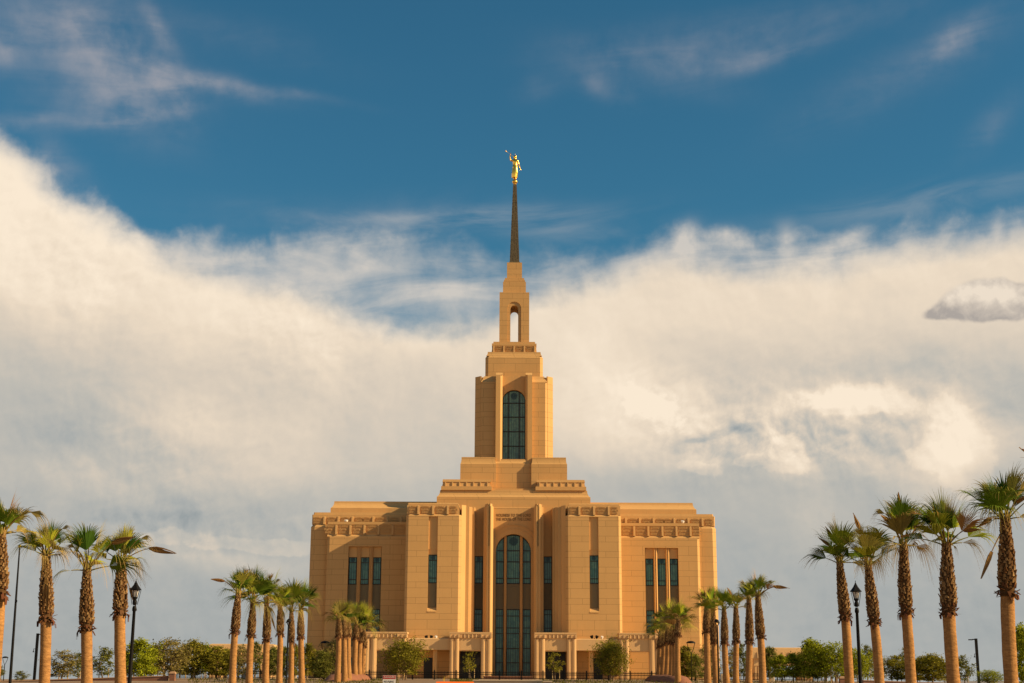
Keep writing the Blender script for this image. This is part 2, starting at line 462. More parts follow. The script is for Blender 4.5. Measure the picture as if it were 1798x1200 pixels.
def leafy(name, use_tone, col=(0.07, 0.11, 0.02), var=0.5, trans=0.35):
    m, t, b = mat_new(name)
    oc, _ = obj_coord(t)
    n = nd_noise(t, oc, 1.3, 3)
    if use_tone:
        at_ = t.nodes.new('ShaderNodeAttribute'); at_.attribute_name = 'tone'
        base = Nd(t, at_.outputs['Color'])
        c = nd_mix(t, n.ss(0.3, 0.7) * 0.35, base, nd_mix(t, 1.0, base, (0.62, 0.60, 0.5), 'MULTIPLY'))
    else:
        oi = t.nodes.new('ShaderNodeObjectInfo')
        c = nd_mix(t, n.ss(0.3, 0.7), tuple(k * (1 - var) for k in col), tuple(k * (1 + var) for k in col))
    d = t.nodes.new('ShaderNodeBsdfDiffuse'); tr = t.nodes.new('ShaderNodeBsdfTranslucent'); mx = t.nodes.new('ShaderNodeMixShader')
    t.links.new(c.s, d.inputs[0]); t.links.new(c.s, tr.inputs[0])
    mx.inputs[0].default_value = trans
    t.links.new(d.outputs[0], mx.inputs[1]); t.links.new(tr.outputs[0], mx.inputs[2])
    out = next(k for k in t.nodes if k.type == 'OUTPUT_MATERIAL')
    t.links.new(mx.outputs[0], out.inputs[0])
    t.nodes.remove(b)
    return m

def trunk_mat(name, lo, hi, ringy=True):
    m, t, b = mat_new(name)
    oc, (x, y, z) = obj_coord(t)
    r = nd_noise(t, nd_vec(t, x * 4.5, y * 4.5, z * 17.0 + x * 2.0), 1.0, 7, 0.75, dist=0.7)
    g = nd_noise(t, nd_vec(t, x * 2.5, y * 2.5, z * 0.8), 1.5, 5, 0.65)
    c = nd_mix(t, r.ss(0.3, 0.7), lo, hi)
    c = nd_mix(t, g.ss(0.45, 0.75) * 0.55, c, tuple(k * 0.5 for k in lo))
    t.links.new(c.s, b.inputs['Base Color'])
    b.inputs['Roughness'].default_value = 0.9; b.inputs['Specular IOR Level'].default_value = 0.1
    bump(t, b, r, 0.6, 0.03)
    return m

def ground_mat():
    m, t, b = mat_new('dry_ground')
    oc, (x, y, z) = obj_coord(t)
    n1 = nd_noise(t, oc, 0.08, 5); n2 = nd_noise(t, oc, 2.5, 5)
    c = nd_mix(t, n1.ss(0.4, 0.6), (0.20, 0.125, 0.07), (0.27, 0.18, 0.11))
    c = nd_mix(t, n2 * 0.4, c, (0.13, 0.085, 0.05))
    t.links.new(c.s, b.inputs['Base Color']); b.inputs['Roughness'].default_value = 0.95
    bump(t, b, n2, 0.4, 0.05)
    return m

def brick_mat():
    m, t, b = mat_new('red_block')
    oc, (x, y, z) = obj_coord(t)
    br = t.nodes.new('ShaderNodeTexBrick')
    t.links.new(nd_vec(t, x + y, z, 0.0).s, br.inputs['Vector'])
    br.inputs['Color1'].default_value = (0.24, 0.105, 0.06, 1); br.inputs['Color2'].default_value = (0.19, 0.085, 0.05, 1)
    br.inputs['Mortar'].default_value = (0.14, 0.075, 0.05, 1)
    br.inputs['Scale'].default_value = 1.0; br.inputs['Brick Width'].default_value = 0.4; br.inputs['Row Height'].default_value = 0.2
    br.inputs['Mortar Size'].default_value = 0.012
    n = nd_noise(t, oc, 1.2, 5)
    c = nd_mix(t, n.ss(0.4, 0.8) * 0.5, Nd(t, br.outputs['Color']), (0.13, 0.06, 0.035))
    t.links.new(c.s, b.inputs['Base Color']); b.inputs['Roughness'].default_value = 0.9
    return m

M_STONE = stone('tan_stone_panels')
M_TRIM = stone('tan_stone_trim', joints=False)
M_PORT = stone('pale_portico_stone', joints=False, col=(0.60, 0.39, 0.19))
M_GLASS = glass_mat()
M_ROSE = plain('dark_teal_glass', (0.012, 0.050, 0.065), 0.3, var=0.3, scale=8)
M_FRAME = plain('bronze_window_frame', (0.020, 0.017, 0.013), 0.5)
M_SPAN = plain('brown_bronze_panel', (0.165, 0.128, 0.066), 0.6, var=0.08)
M_DOOR = plain('dark_door', (0.012, 0.010, 0.009), 0.35)
M_SPIRE = plain('dark_bronze', (0.10, 0.080, 0.045), 0.6, var=0.35, scale=5)
M_GOLD = plain('gold_leaf', (0.95, 0.58, 0.10), 0.28, metal=1.0, var=0.05)
M_BLACK = plain('black_metal', (0.007, 0.0065, 0.0065), 0.55, spec=0.12)
M_LAMPGLASS = plain('frosted_lamp_glass', (0.55, 0.53, 0.5), 0.35, var=0.05)
M_WHITE = plain('white_metal', (0.8, 0.78, 0.74), 0.4, var=0.03)
M_CONC = plain('pale_concrete', (0.42, 0.34, 0.25), 0.9, var=0.12)
M_BRICK = brick_mat()
M_LETTER = plain('incised_letters', (0.16, 0.09, 0.04), 0.9)
M_TRUNK = trunk_mat('palm_trunk_bark', (0.235, 0.115, 0.042), (0.48, 0.25, 0.088))
M_BOOT = leafy('palm_boots', True, trans=0.0)
M_FROND = leafy('palm_fronds', True, trans=0.12)
M_BARK = plain('tree_bark', (0.20, 0.14, 0.085), 0.9, var=0.3, scale=8)
M_STAKE = plain('lodgepole_stake', (0.42, 0.30, 0.15), 0.85)
M_ORANGE = plain('orange_plastic', (0.85, 0.16, 0.02), 0.45, var=0.05)
M_YELLOW = plain('yellow_plastic', (0.75, 0.50, 0.03), 0.5)
M_SIGNW = plain('white_sign_sheet', (0.72, 0.70, 0.66), 0.5, var=0.03)
M_SIGNR = plain('red_sign_sheet', (0.40, 0.03, 0.02), 0.5, var=0.05)
M_SIGNK = plain('black_sign_ink', (0.015, 0.015, 0.015), 0.6)
LEAFS = [leafy('tree_leaves_olive', False, (0.215, 0.195, 0.024)), leafy('tree_leaves_bright', False, (0.27, 0.30, 0.020)),
         leafy('tree_leaves_dark', False, (0.155, 0.160, 0.032)), leafy('tree_leaves_dull', False, (0.24, 0.20, 0.060))]

# ------------------------------------------------------------------ ground
def smooth(a, b, x):
    k = max(0.0, min(1.0, (x - a) / (b - a))); return k * k * (3 - 2 * k)

def gz(x, y):
    """Height of the ground: a gentle rise to the platform the temple stands on."""
    side = 1 - smooth(34, 75, abs(x)) * 0.55
    return 1.75 * smooth(15, 178, y) * side * (1 - smooth(300, 420, y)) - 6.0 * smooth(300, 1500, y)

def build_ground():
    xs = [-14000, -6000, -2500, -1000, -500, -250] + [-140 + 5 * i for i in range(57)] + [250, 500, 1000, 2500, 6000, 14000]
    ys = [-14000, -4000, -1000, -300, -100, -40, -10] + [4 * i for i in range(0, 80)] + [340, 380, 440, 600, 900, 1500, 3000, 6000, 14000]
    mb = MB(); v = []
    for y in ys:
        for x in xs: v.append((x, y, gz(x, y)))
    n = len(xs)
    mb.add(v, [(j * n + i, j * n + i + 1, (j + 1) * n + i + 1, (j + 1) * n + i) for j in range(len(ys) - 1) for i in range(n - 1)], smooth=True)
    struct(mb.build('ground', ground_mat()))
    # pale paving added round the temple to bounce light onto its lower walls
    pv = MB(); px_ = [-64 + 8 * i for i in range(17)]; py_ = [160 + 4 * i for i in range(8)]
    pv.add([(x, y, gz(x, y) + .02) for y in py_ for x in px_], [(j * 17 + i, j * 17 + i + 1, (j + 1) * 17 + i + 1, (j + 1) * 17 + i) for j in range(7) for i in range(16)])
    struct(pv.build('bounce_plaza', plain('pale_bounce_paving', (0.50, 0.37, 0.24), 0.9, var=0.1)))
    # far ridge, a sliver above the horizon on the right
    rng = random.Random(5); mb = MB()
    ring = []
    for i in range(121):
        a = rad(-60 + i); h = 3 + 5 * math.sin(i * 0.31) + 2.5 * math.sin(i * 0.83 + 1) + rng.uniform(-1, 1)
        h += 24 * math.exp(-((i - 79) / 4.0) ** 2)
        ring.append((a, max(1, h)))
    v = []; f = []
    for i, (a, h) in enumerate(ring):
        for r, k in ((8600, 0.0), (9400, 1.0), (10600, 0.0)):
            v.append((math.sin(a) * r, math.cos(a) * r, -8 + h * k))
    for i in range(len(ring) - 1):
        for k in range(2):
            f.append((i * 3 + k, i * 3 + 3 + k, i * 3 + 4 + k, i * 3 + 1 + k))
    mb.add(v, f, smooth=True)
    struct(mb.build('hills', plain('far_hill_rock', (0.22, 0.20, 0.19), 0.95, var=0.2, scale=0.01)))

build_ground()

# ------------------------------------------------------------------ the temple
Y0 = 188.0
CX = 0.32
GZ = 1.55
def L(x, y, Y):
    """Distance from the temple's axis of a point left of it, from its photograph pixel."""
    return CX - at(x, y, Y).x
def Z(y, Y): return zat(y, Y)

def ornament(mb, s, xc, w, Yf, z0, z1):
    """A small raised lattice of stone squares, mirrored about xc."""
    h = z1 - z0; c = min(w * 0.115, h * 0.15)
    cells = [(0.55, 0.84), (1.75, 0.80), (0.55, 0.52), (2.25, 0.52), (1.45, 0.46), (0.55, 0.20), (1.75, 0.20)]
    for sgn in (-1, 1):
        for a, b in cells:
            x = xc + sgn * (a * c * 1.30); z = z0 + b * h
            e = c * 0.58; i = c * 0.26                       # a small raised ring with a sunk middle
            mb.box(x - e, x - i, Yf - 0.10, Yf + 0.02, z - e, z + e); mb.box(x + i, x + e, Yf - 0.10, Yf + 0.02, z - e, z + e)
            mb.box(x - i + .001, x + i - .001, Yf - 0.097, Yf + 0.02, z + i, z + e); mb.box(x - i + .001, x + i - .001, Yf - 0.097, Yf + 0.02, z - e, z - i)

def fins(mb, xa, xb, n, Yf, z0, z1, w=0.26, dep=0.32, orn=None, first=0.5):
    """n stone fins over the run xa..xb, with ornaments between them when orn is a collector."""
    step = (xb - xa) / n
    for k in range(n):
        x = xa + (k + first) * step
        top = z1 - 0.06 * (z1 - z0)
        v = [(x - w / 2, Yf + 0.02, z0), (x + w / 2, Yf + 0.02, z0), (x + w / 2, Yf - dep, z0), (x - w / 2, Yf - dep, z0),
             (x - w / 2, Yf + 0.02, z1), (x + w / 2, Yf + 0.02, z1), (x + w / 2, Yf - dep * 0.45, top), (x - w / 2, Yf - dep * 0.45, top)]
        mb.add(v, [(0, 1, 2, 3), (7, 6, 5, 4), (3, 2, 6, 7), (2, 1, 5, 6), (0, 3, 7, 4)])
        # curled foot
        mb.box(x - w * 0.62, x + w * 0.62, Yf - dep * 0.8, Yf + 0.02, z0, z0 + (z1 - z0) * 0.10)
        if orn is not None and k < n - 1:
            ornament(orn, 1, x + step / 2, step, Yf, z0 + (z1 - z0) * 0.06, z1)

def window(parent, x0, x1, z0, z1, Yg, rails=(), bars=(), rose=None, ft=0.10, deep=0.10):
    """A leaded window: the glass is the part, its frame and rosette are sub-parts."""
    if x0 > x1: x0, x1 = x1, x0
    g = MB().box(x0, x1, Yg, Yg + 0.08, z0, z1).build('window', M_GLASS, parent)
    f = MB()
    f.box(x0, x0 + ft, Yg - deep, Yg - 0.003, z0, z1); f.box(x1 - ft, x1, Yg - deep, Yg - 0.003, z0, z1)
    f.box(x0 + ft, x1 - ft, Yg - deep, Yg - 0.003, z1 - ft, z1); f.box(x0 + ft, x1 - ft, Yg - deep, Yg - 0.003, z0, z0 + ft)
    for z in rails: f.box(x0 + ft, x1 - ft, Yg - deep * 0.8, Yg - 0.003, z - ft * 0.45, z + ft * 0.45)
    zs = sorted([z0 + ft] + [z for z in rails] + [z1 - ft])
    for x in bars:
        for a, b in zip(zs[:-1], zs[1:]):
            f.box(x - 0.035, x + 0.035, Yg - deep * 0.6, Yg - 0.003, a + ft * 0.46, b - ft * 0.46)
    f.build('window_frame', M_FRAME, g)
    if rose:
        rx, rz, rr = rose
        r = MB()
        for k in range(12):
            a0 = 2 * math.pi * k / 12; a1 = a0 + 2 * math.pi / 12 * 0.8
            r.add([(rx, Yg - 0.02, rz), (rx + rr * math.cos(a0), Yg - 0.02, rz + rr * math.sin(a0)), (rx + rr * 1.05 * math.cos((a0 + a1) / 2), Yg - 0.02, rz + rr * 1.05 * math.sin((a0 + a1) / 2)), (rx + rr * math.cos(a1), Yg - 0.02, rz + rr * math.sin(a1))], [(0, 1, 2, 3)])
        r.lathe((rx, Yg - 0.01, rz), [(0.001, 0)], 3) if False else None
        r.build('rosette', M_ROSE, g)
    return g

def arch_pts(hw, zs, n=24, rise=None):
    """Points of a round arch from its right springing to its left one, as (x, z)."""
    rise = rise or hw
    return [(hw * math.cos(math.pi * k / n), zs + rise * math.sin(math.pi * k / n)) for k in range(n + 1)]

def arch_wall(mb, cx, hw_out, hw_in, z0, zs, ztop, Ya, Yb, n=24):
    """A wall of half width hw_out with a round-headed opening of half width hw_in."""
    mb.box(cx - hw_out, cx - hw_in, Ya, Yb, z0, zs); mb.box(cx + hw_in, cx + hw_out, Ya, Yb, z0, zs)
    arc = arch_pts(hw_in, zs, n)
    pts = [(hw_out, zs)] + [(x, z) for x, z in arc] + [(-hw_out, zs)]
    for k in range(n):
        (xa, za), (xb, zb) = arc[k], arc[k + 1]
        v = [(cx + xa, Ya, za), (cx + xb, Ya, zb), (cx + xb, Ya, ztop), (cx + xa, Ya, ztop),
             (cx + xa, Yb, za), (cx + xb, Yb, zb), (cx + xb, Yb, ztop), (cx + xa, Yb, ztop)]
        mb.add(v, [(0, 3, 2, 1), (4, 5, 6, 7), (0, 1, 5, 4), (2, 3, 7, 6)])
    for s in (-1, 1):
        mb.box(cx + s * hw_in, cx + s * hw_out, Ya, Yb, zs, ztop)

def arch_band(mb, cx, r0, r1, zs, Ya, Yb, n=24, foot=None):
    a0, a1 = arch_pts(r0, zs, n), arch_pts(r1, zs, n)
    if foot is not None:
        a0 = [(r0, foot)] + a0 + [(-r0, foot)]; a1 = [(r1, foot)] + a1 + [(-r1, foot)]
    for k in range(len(a0) - 1):
        v = [(cx + x, Y, z) for Y in (Ya, Yb) for x, z in (a0[k], a0[k + 1], a1[k + 1], a1[k])]
        mb.add(v, [(0, 3, 2, 1), (0, 1, 5, 4), (2, 3, 7, 6), (4, 5, 6, 7)])

def text_mesh(name, body, size, mat, parent, x, y, z, depth=0.02, width=None):
    cu = bpy.data.curves.new(name, 'FONT'); cu.body = body; cu.size = size
    cu.align_x = 'CENTER'; cu.align_y = 'CENTER'; cu.extrude = depth; cu.offset = 0.003 if 'insc' in name else 0.0; cu.space_character = 1.08
    tmp = bpy.data.objects.new(name + '_tmp', cu); COL.objects.link(tmp)
    bpy.context.view_layer.update()
    me = bpy.data.meshes.new_from_object(tmp.evaluated_get(bpy.context.evaluated_depsgraph_get()))
    bpy.data.objects.remove(tmp)
    xs = [v.co.x for v in me.vertices]
    k = 1.0 if width is None else width / (max(xs) - min(xs))
    o = ORIGIN[parent.name]
    for v in me.vertices:
        px, py, pz = v.co
        v.co = (px * k + x - o.x, -pz + y - o.y, py + z - o.z)
    me.name = name
    me.materials.clear(); me.materials.append(mat)
    ob = bpy.data.objects.new(name, me); COL.objects.link(ob); ob.parent = parent
    ORIGIN[ob.name] = o
    return ob

def build_temple():
    T = thing('temple', 'tan stone temple with stepped central tower and dark pointed spire', 'temple', (CX, Y0 + 14.5, GZ))
    YW, YB = Y0 + 5.5, Y0 + 6.6             # wing fronts, the long body behind them
    YP = Y0 + 4.1                           # the wall round the great arch
    YA = YP + 0.35                          # the wall above it
    YC = Y0 + 14.5                          # the tower's centre
    B = GZ - 0.4                            # walls run a little into the ground
    # ---- long body and its roof
    mb = MB(); D = 19.0; yc = YB + D
    hb = L(542.5, 1000, YB)
    z922, z905, z901 = Z(922.5, YB), Z(905.5, YB + .35), Z(901.5, YB + .6)
    mb.tier(CX, yc, [(hb, D, B), (hb, D, z922 - 0.35), (hb - 0.15, D - 0.15, z922 - 0.1), (hb - 0.4, D - 0.4, z922)], 0.55)
    mb.build('main_wall', M_STONE, T)
    mb = MB()
    h2 = L(548, 912, YB + .4)
    mb.tier(CX, yc, [(h2, D - 0.4, z922 + .002), (h2, D - 0.4, z905), (h2 - 0.15, D - 0.6, z905 + 0.001), (h2 - 0.2, D - 0.65, z901)], 0.1)
    orn = mb
    for s in (-1, 1):
        for a, b, n in ((557, 631, 3), (643, 716, 3)):
            xa, xb = CX + s * L(a, 912, YB), CX + s * L(b, 912, YB)
            fins(mb, min(xa, xb), max(xa, xb), n, YB + 0.4, z922 + 0.02, Z(908, YB), orn=None)
            st = abs(xb - xa) / n
            for k in range(n):
                ornament(orn, 1, min(xa, xb) + k * st, st, YB + 0.4, z922 + 0.05, Z(908, YB))
            ornament(orn, 1, max(xa, xb), st, YB + 0.4, z922 + 0.05, Z(908, YB))
    mb.build('parapet', M_TRIM, T)
    mb = MB(); YR = YB + 2.6; zr0, zr1, zr2 = Z(903, YR), Z(893.5, YR), Z(881.5, YR + 0.7)
    hr, hr2 = L(580.5, 895, YR), L(585.5, 882, YR)
    dr = D - 2.6
    prof = [(hr, dr, zr0 - 1), (hr, dr, zr1)]
    for k in range(1, 8):
        q = k / 7.0; cur = 1 - (1 - q) ** 2
        prof.append((hr - 0.06 - (hr - hr2 - 0.06) * cur, dr - 0.06 - 0.9 * cur, zr1 + (zr2 - zr1) * 0.9 * q))
    prof += [(prof[-1][0] - 0.02, prof[-1][1] - 0.02, zr2)]
    mb.tier(CX, YB + D, prof)
    mb.build('roof', M_TRIM, T)

    # ---- wings: front panel with three tall window bays, carved frieze
    for s in (-1, 1):
        X = lambda x, y, Y: CX + s * L(x, y, Y)
        xo, xi = X(572.5, 1000, YW), X(715, 1000, YW)
        w0, w1 = X(611, 1000, YW), X(669.5, 1000, YW)
        zt, zl = Z(944, YW), Z(961, YW)
        mb = MB()
        c = 0.35
        mb.prism([(xo, YB - 0.01), (xo, YW + c), (xo - s * c, YW), (w0, YW), (w0, YB - 0.01)], B, zt)
        mb.box(w1, xi, YW, YB - 0.01, B, zt)
        mb.box(w0, w1, YW, YB - 0.01, zl, zt)
        mb.build('wing_wall', M_STONE, T)
        mb = MB(); orn = mb
        zf0, zf1 = Z(940.5, YW), Z(922.5, YW)
        xe = X(575, 930, YW)
        v0, v1 = min(xe, xi), max(xe, xi)
        mb.rings([[(min(xo, xi), YW - .002, zt + .002), (max(xo, xi), YW - .002, zt + .002), (max(xo, xi), YB - .02, zt + .002), (min(xo, xi), YB - .02, zt + .002)],
                  [(min(xo, xi), YW + .05, zt + .15), (max(xo, xi), YW + .05, zt + .15), (max(xo, xi), YB - .02, zt + .15), (min(xo, xi), YB - .02, zt + .15)],
                  [(v0, YW + .22, zf0), (v1, YW + .22, zf0), (v1, YB - .02, zf0), (v0, YB - .02, zf0)]])
        mb.box(v0, v1, YW + .22, YB - .02, zf0, zf1)
        mb.box(v0 + .01, v1 - .01, YW + .12, YB - .02, zf1 + .001, Z(917.5, YW))
        xa, xb = X(577.5, 930, YW), X(726, 930, YW)
        n = 6; st = (xb - xa) / n
        for k in range(6):
            xk = xa + k * st
            ornament(orn, 1, xk + st * 0.04, abs(st), YW + .22, zf0 + .05, zf1)
            if k < 5:
                fins(mb, xk + st * 0.52 - 0.2, xk + st * 0.52 + 0.2, 1, YW + .22, zf0, zf1)
        mb.build('frieze', M_TRIM, T)
        # bays
        YR2 = YW + 0.42
        bays = [(612, 626.5), (633, 648), (654.5, 669)]
        mb = MB()
        for a, b in ((626.5, 633), (648, 654.5)):
            xa, xb = X(a, 1000, YW + .12), X(b, 1000, YW + .12)
            m = (xa + xb) / 2
            mb.prism([(xa, YB - .03), (xa, YW + .32), (xa + (m - xa) * .55, YW + .10), (m, YW + .24), (xb - (xb - m) * .55, YW + .10), (xb, YW + .32), (xb, YB - .03)], B, zl)
        mb.build('mullion', M_TRIM, T)
        for a, b in bays:
            xa, xb = X(a, 1000, YR2), X(b, 1000, YR2)
            MB().box(xa, xb, YR2, YB - .03, Z(980, YR2), zl).build('header', M_TRIM, T)
            zw1, zw0 = Z(980, YR2), Z(1028, YR2)
            xm = (xa + xb) / 2
            window(T, xa, xb, zw0, zw1, YR2 + .12, rails=(Z(989.5, YR2), Z(1019, YR2)), rose=(xm, Z(984.6, YR2), .28))
            MB().box(xa, xb, YR2 + .1, YR2 + .2, Z(1071, YR2), zw0 - .001).box(xa + s * -.25, xb + s * .25, YR2 + .07, YR2 + .099, Z(1068, YR2), Z(1033, YR2)).build('spandrel_panel', M_SPAN, T)
            window(T, xa, xb, Z(1126, YR2), Z(1071, YR2) - .001, YR2 + .12, rails=(Z(1080, YR2), Z(1100, YR2), Z(1107, YR2)))
            MB().box(xa, xb, YR2 + .1, YR2 + .2, B, Z(1126, YR2) - .001).build('spandrel_panel', M_SPAN, T)
        # low plinth walls at the wing's foot
        mb = MB()
        po, pi_ = X(562, 1150, YW - 1.2), X(700, 1150, YW - 1.2)
        mb.box(po, X(612, 1150, YW - 1.2), YW - 1.2, YW - .02, B, Z(1137, YW - 1.2))
        mb.box(X(621, 1150, YW - 1.2), pi_, YW - 1.2, YW - .02, B, Z(1137, YW - 1.2))
        mb.box(X(612, 1150, YW - 1.2), X(621, 1150, YW - 1.2), YW - 1.2, YW - .02, Z(1156, YW - 1.2), Z(1137, YW - 1.2))
        mb.build('plinth_wall', M_STONE, T)
        window(T, X(612, 1150, YW - .8), X(621, 1150, YW - .8), Z(1186, YW - .8), Z(1156, YW - .8), YW - .8, rails=(Z(1170, YW - .8),))

    # ---- pylons either side of the great arch
    for s in (-1, 1):
        X = lambda x, y, Y: CX + s * L(x, y, Y)
        xo, xi = X(711, 1000, Y0), X(809.5, 1000, Y0)
        s0, s1 = X(751.5, 1000, Y0), X(767.5, 1000, Y0)
        zt, zs = Z(907.5, Y0), Z(1074, Y0)
        zs2 = Z(1068, Y0)
        c = 0.34; mb = MB(); YE = YB - .02
        # slot between two piers; chamfered outer corners
        mb.prism([(xo, YE), (xo, Y0 + c), (xo - s * c, Y0), (s0, Y0), (s0, Y0 + 1.2), (s0, YE)], zs, zt)
        mb.prism([(xi, YE), (xi, Y0 + c), (xi + s * c, Y0), (s1, Y0), (s1, Y0 + 1.2), (s1, YE)], zs, zt)
        mb.prism([(xo, YE), (xo, Y0 + c), (xo - s * c, Y0), (xi + s * c, Y0), (xi, Y0 + c), (xi, YE)], B, zs - .001)
        mb.build('pylon', M_STONE, T)
        YSL = Y0 + 0.26
        mb = MB()
        mb.box(s0, s1, YSL, Y0 + 1.8, Z(965, YSL), zt)
        mb.box(s0, s1, YSL + .06, Y0 + 1.8, Z(975, YSL), Z(965, YSL) - .001)
        mb.build('header', M_TRIM, T)
        xm = (s0 + s1) / 2
        window(T, s0, s1, Z(1025, YSL), Z(975, YSL) - .002, YSL + .1, rails=(Z(985, YSL), Z(1016, YSL)), rose=(xm, Z(980, YSL), .28))
        mb = MB().box(s0, s1, YSL + .06, YSL + .2, zs - .02, Z(1025, YSL) - .003)
        mb.box(s0 - s * .22, s1 + s * .22, YSL + .03, YSL + .059, Z(1066, YSL), Z(1030, YSL))
        mb.build('spandrel_panel', M_SPAN, T)
        a, b = min(s0, s1), max(s0, s1)
        MB().add([(a, Y0 - .04, zs + .0), (b, Y0 - .04, zs), (b, YSL + .05, zs2), (a, YSL + .05, zs2), (a, Y0 - .04, zs - .14), (b, Y0 - .04, zs - .14), (b, YSL + .05, zs - .14), (a, YSL + .05, zs - .14)],
                 [(0, 1, 2, 3), (4, 5, 1, 0), (7, 6, 5, 4), (5, 6, 2, 1), (4, 0, 3, 7)]).build('sill', M_TRIM, T)
        # capping frieze
        mb = MB(); orn = mb
        z1, z2, z3 = Z(904, Y0), Z(887.5, Y0), Z(883.5, Y0)
        fo, fi = X(714.5, 895, Y0), X(806.5, 895, Y0)
        lo, hi = min(xo, xi), max(xo, xi)
        xc_, hw_ = (lo + hi) / 2, (hi - lo) / 2
        dp = (YE - Y0) / 2 + 1.5; ym = Y0 + dp
        fh = abs(fo - fi) / 2; fc = (fo + fi) / 2
        mb.tier(xc_, ym, [(hw_ + .0, dp + .02, zt + .002), (hw_ - .02, dp - .0, zt + .14), (hw_ - .2, dp - .2, z1)], c)
        mb.tier(fc, ym, [(fh, dp - .24, z1 + .001), (fh, dp - .24, z2)])
        mb.tier(fc, ym, [(fh - .12, dp - .34, z2 + .001), (fh - .12, dp - .34, z3 - .08), (fh - .2, dp - .42, z3)])
        Yf = ym - (dp - .24)
        xa, xb = fo - s * 0.55, fi + s * 0.55
        st = (xb - xa) / 3.0
        for k in range(4):
            xo_ = xa + st * k
            w_ = abs(st)
            ornament(orn, 1, xo_ + (0.25 * st if k == 0 else (-0.25 * st if k == 3 else 0)) * .6, w_, Yf, z1 + .06, z2 - .02)
            if k < 3: fins(mb, xo_ + st * .5 - .2, xo_ + st * .5 + .2, 1, Yf, z1 + .002, z2 - .06)
        mb.build('frieze', M_TRIM, T)
        # stepped reveal between pylon and side window
        mb = MB()
        a0 = X(809.5, 1000, Y0 + .4)
        b0, b1, b2 = X(817, 1000, Y0 + 1.0), X(823, 1000, Y0 + 1.0), X(833, 1000, Y0 + 2.0)
        mb.prism([(a0, Y0 + .55), (b0, Y0 + 1.1), (b0, YE), (a0, YE)], B, Z(888, Y0 + 1))
        mb.prism([(b0, Y0 + 1.25), (b1, Y0 + 1.25), (b1, YE), (b0, YE)], B, Z(889.5, Y0 + 1))
        q = (b1 + b2) / 2
        mb.prism([(b1, Y0 + 1.75), (q, Y0 + 1.9), (q, Y0 + 2.2), (b2 + (q - b2) * .2, Y0 + 2.2), (b2, Y0 + 2.5), (b2, YE), (b1, YE)], B, Z(891, Y0 + 2))
        mb.build('stepped_reveal', M_TRIM, T)
        # side window bay
        e0, e1 = X(833, 1000, YP), X(852, 1000, YP)
        mb = MB()
        mb.box(e0, e1, YP, YA + .3, Z(966, YP), Z(893, YP)); mb.box(e0, e1, YP + .06, YA + .3, Z(977, YP), Z(966, YP) - .001)
        mb.build('header', M_TRIM, T)
        g0, g1 = X(833.2, 1000, YP), X(848, 1000, YP)
        window(T, g0, g1, Z(1025, YP), Z(977, YP) - .002, YP + .25, rails=(Z(987, YP), Z(1017, YP)), rose=((g0 + g1) / 2, Z(982, YP), .28))
        MB().box(g0, g1, YP + .2, YP + .4, Z(1070, YP), Z(1025, YP) - .002).box(g0 + s * -.22, g1 + s * .22, YP + .17, YP + .199, Z(1066, YP), Z(1030, YP)).build('spandrel_panel', M_SPAN, T)
        window(T, g0, g1, Z(1113, YP), Z(1070, YP) - .002, YP + .25, rails=(Z(1079, YP), Z(1103, YP), Z(1108, YP)))
        MB().box(g0, g1, YP + .2, YP + .4, B, Z(1113, YP) - .002).build('spandrel_panel', M_SPAN, T)
        # buttress beside the arch, with a row of beads down its face
        YF = Y0 + 1.6
        k0, k1, k2, k3, k4, k5 = (X(q_, 1000, YF) for q_ in (852.0, 853.8, 857.2, 859.0, 861.4, 865.4))
        j0 = X(848.2, 1000, YF)
        mb = MB()
        zt1, zt2 = Z(884.5, YF), Z(889, YF)
        poly = [(j0, YA + .2), (j0, YF + .95), (k0, YF + .85), (k0, YF + .55), (k1, YF + .3), (k1, YF + .12), (k2 + s * .06, YF + .05), (k2, YF + .12), (k3, YF + .12), (k3 - s * .06, YF), (k4, YF), (k5, YF + .55), (k5, YA + .2)]
        mb.prism(poly, B, zt2)
        mb.prism([(x + (k2 - x) * .25, y + (YF + .6 - y) * .12) for x, y in poly], zt2 + .001, zt1)
        bt = mb.build('buttress', M_TRIM, T)
        mb = MB(); xb_ = (k2 + k3) / 2; n = 34
        for k in range(n):
            z = Z(887, YF) + (Z(958, YF) - Z(887, YF)) * k / (n - 1)
            mb.lathe((xb_, YF + .1, z - .05), [(0.01, -.05), (.075, 0), (.075, .05), (.01, .10)], 6)
        mb.build('bead_row', M_SPAN, bt)

    # ---- great arch
    hwA = L(865.0, 1000, YP); hwW = L(870.3, 1000, YP); ztopP = Z(893, YP)
    zap = Z(938, YP); zs = zap - hwW
    mb = MB(); arch_wall(mb, CX, hwA, hwW, B, zs, ztopP, YP, YA + .3, 32)
    mb.tier(CX, (YP + YA + .3) / 2, [(hwA, (YA + .3 - YP) / 2 + .03, ztopP + .001), (hwA, (YA + .3 - YP) / 2 - .02, ztopP + .12)])
    mb.build('arch_wall', M_TRIM, T)
    mb = MB()
    arch_band(mb, CX, hwW + .04, hwW + .62, zs, YP - .06, YP + .02, 32, foot=Z(1187, YP)) if False else None
    arch_band(mb, CX, hwW + .70, hwW + .78, zs, YP - .05, YP + .02, 32)
    arch_band(mb, CX, hwW + 1.15, hwW + 1.27, zs, YP - .09, YP + .02, 32)
    mb.build('arch_moulding', M_TRIM, T)
    YG = YP + 0.62
    lights = [(L(870.3, 1000, YG), L(884.8, 1000, YG)), (L(889.6, 1000, YG), -L(889.6, 1000, YG)), (-L(884.8, 1000, YG), -L(870.3, 1000, YG))]
    zu0 = Z(1026, YG)
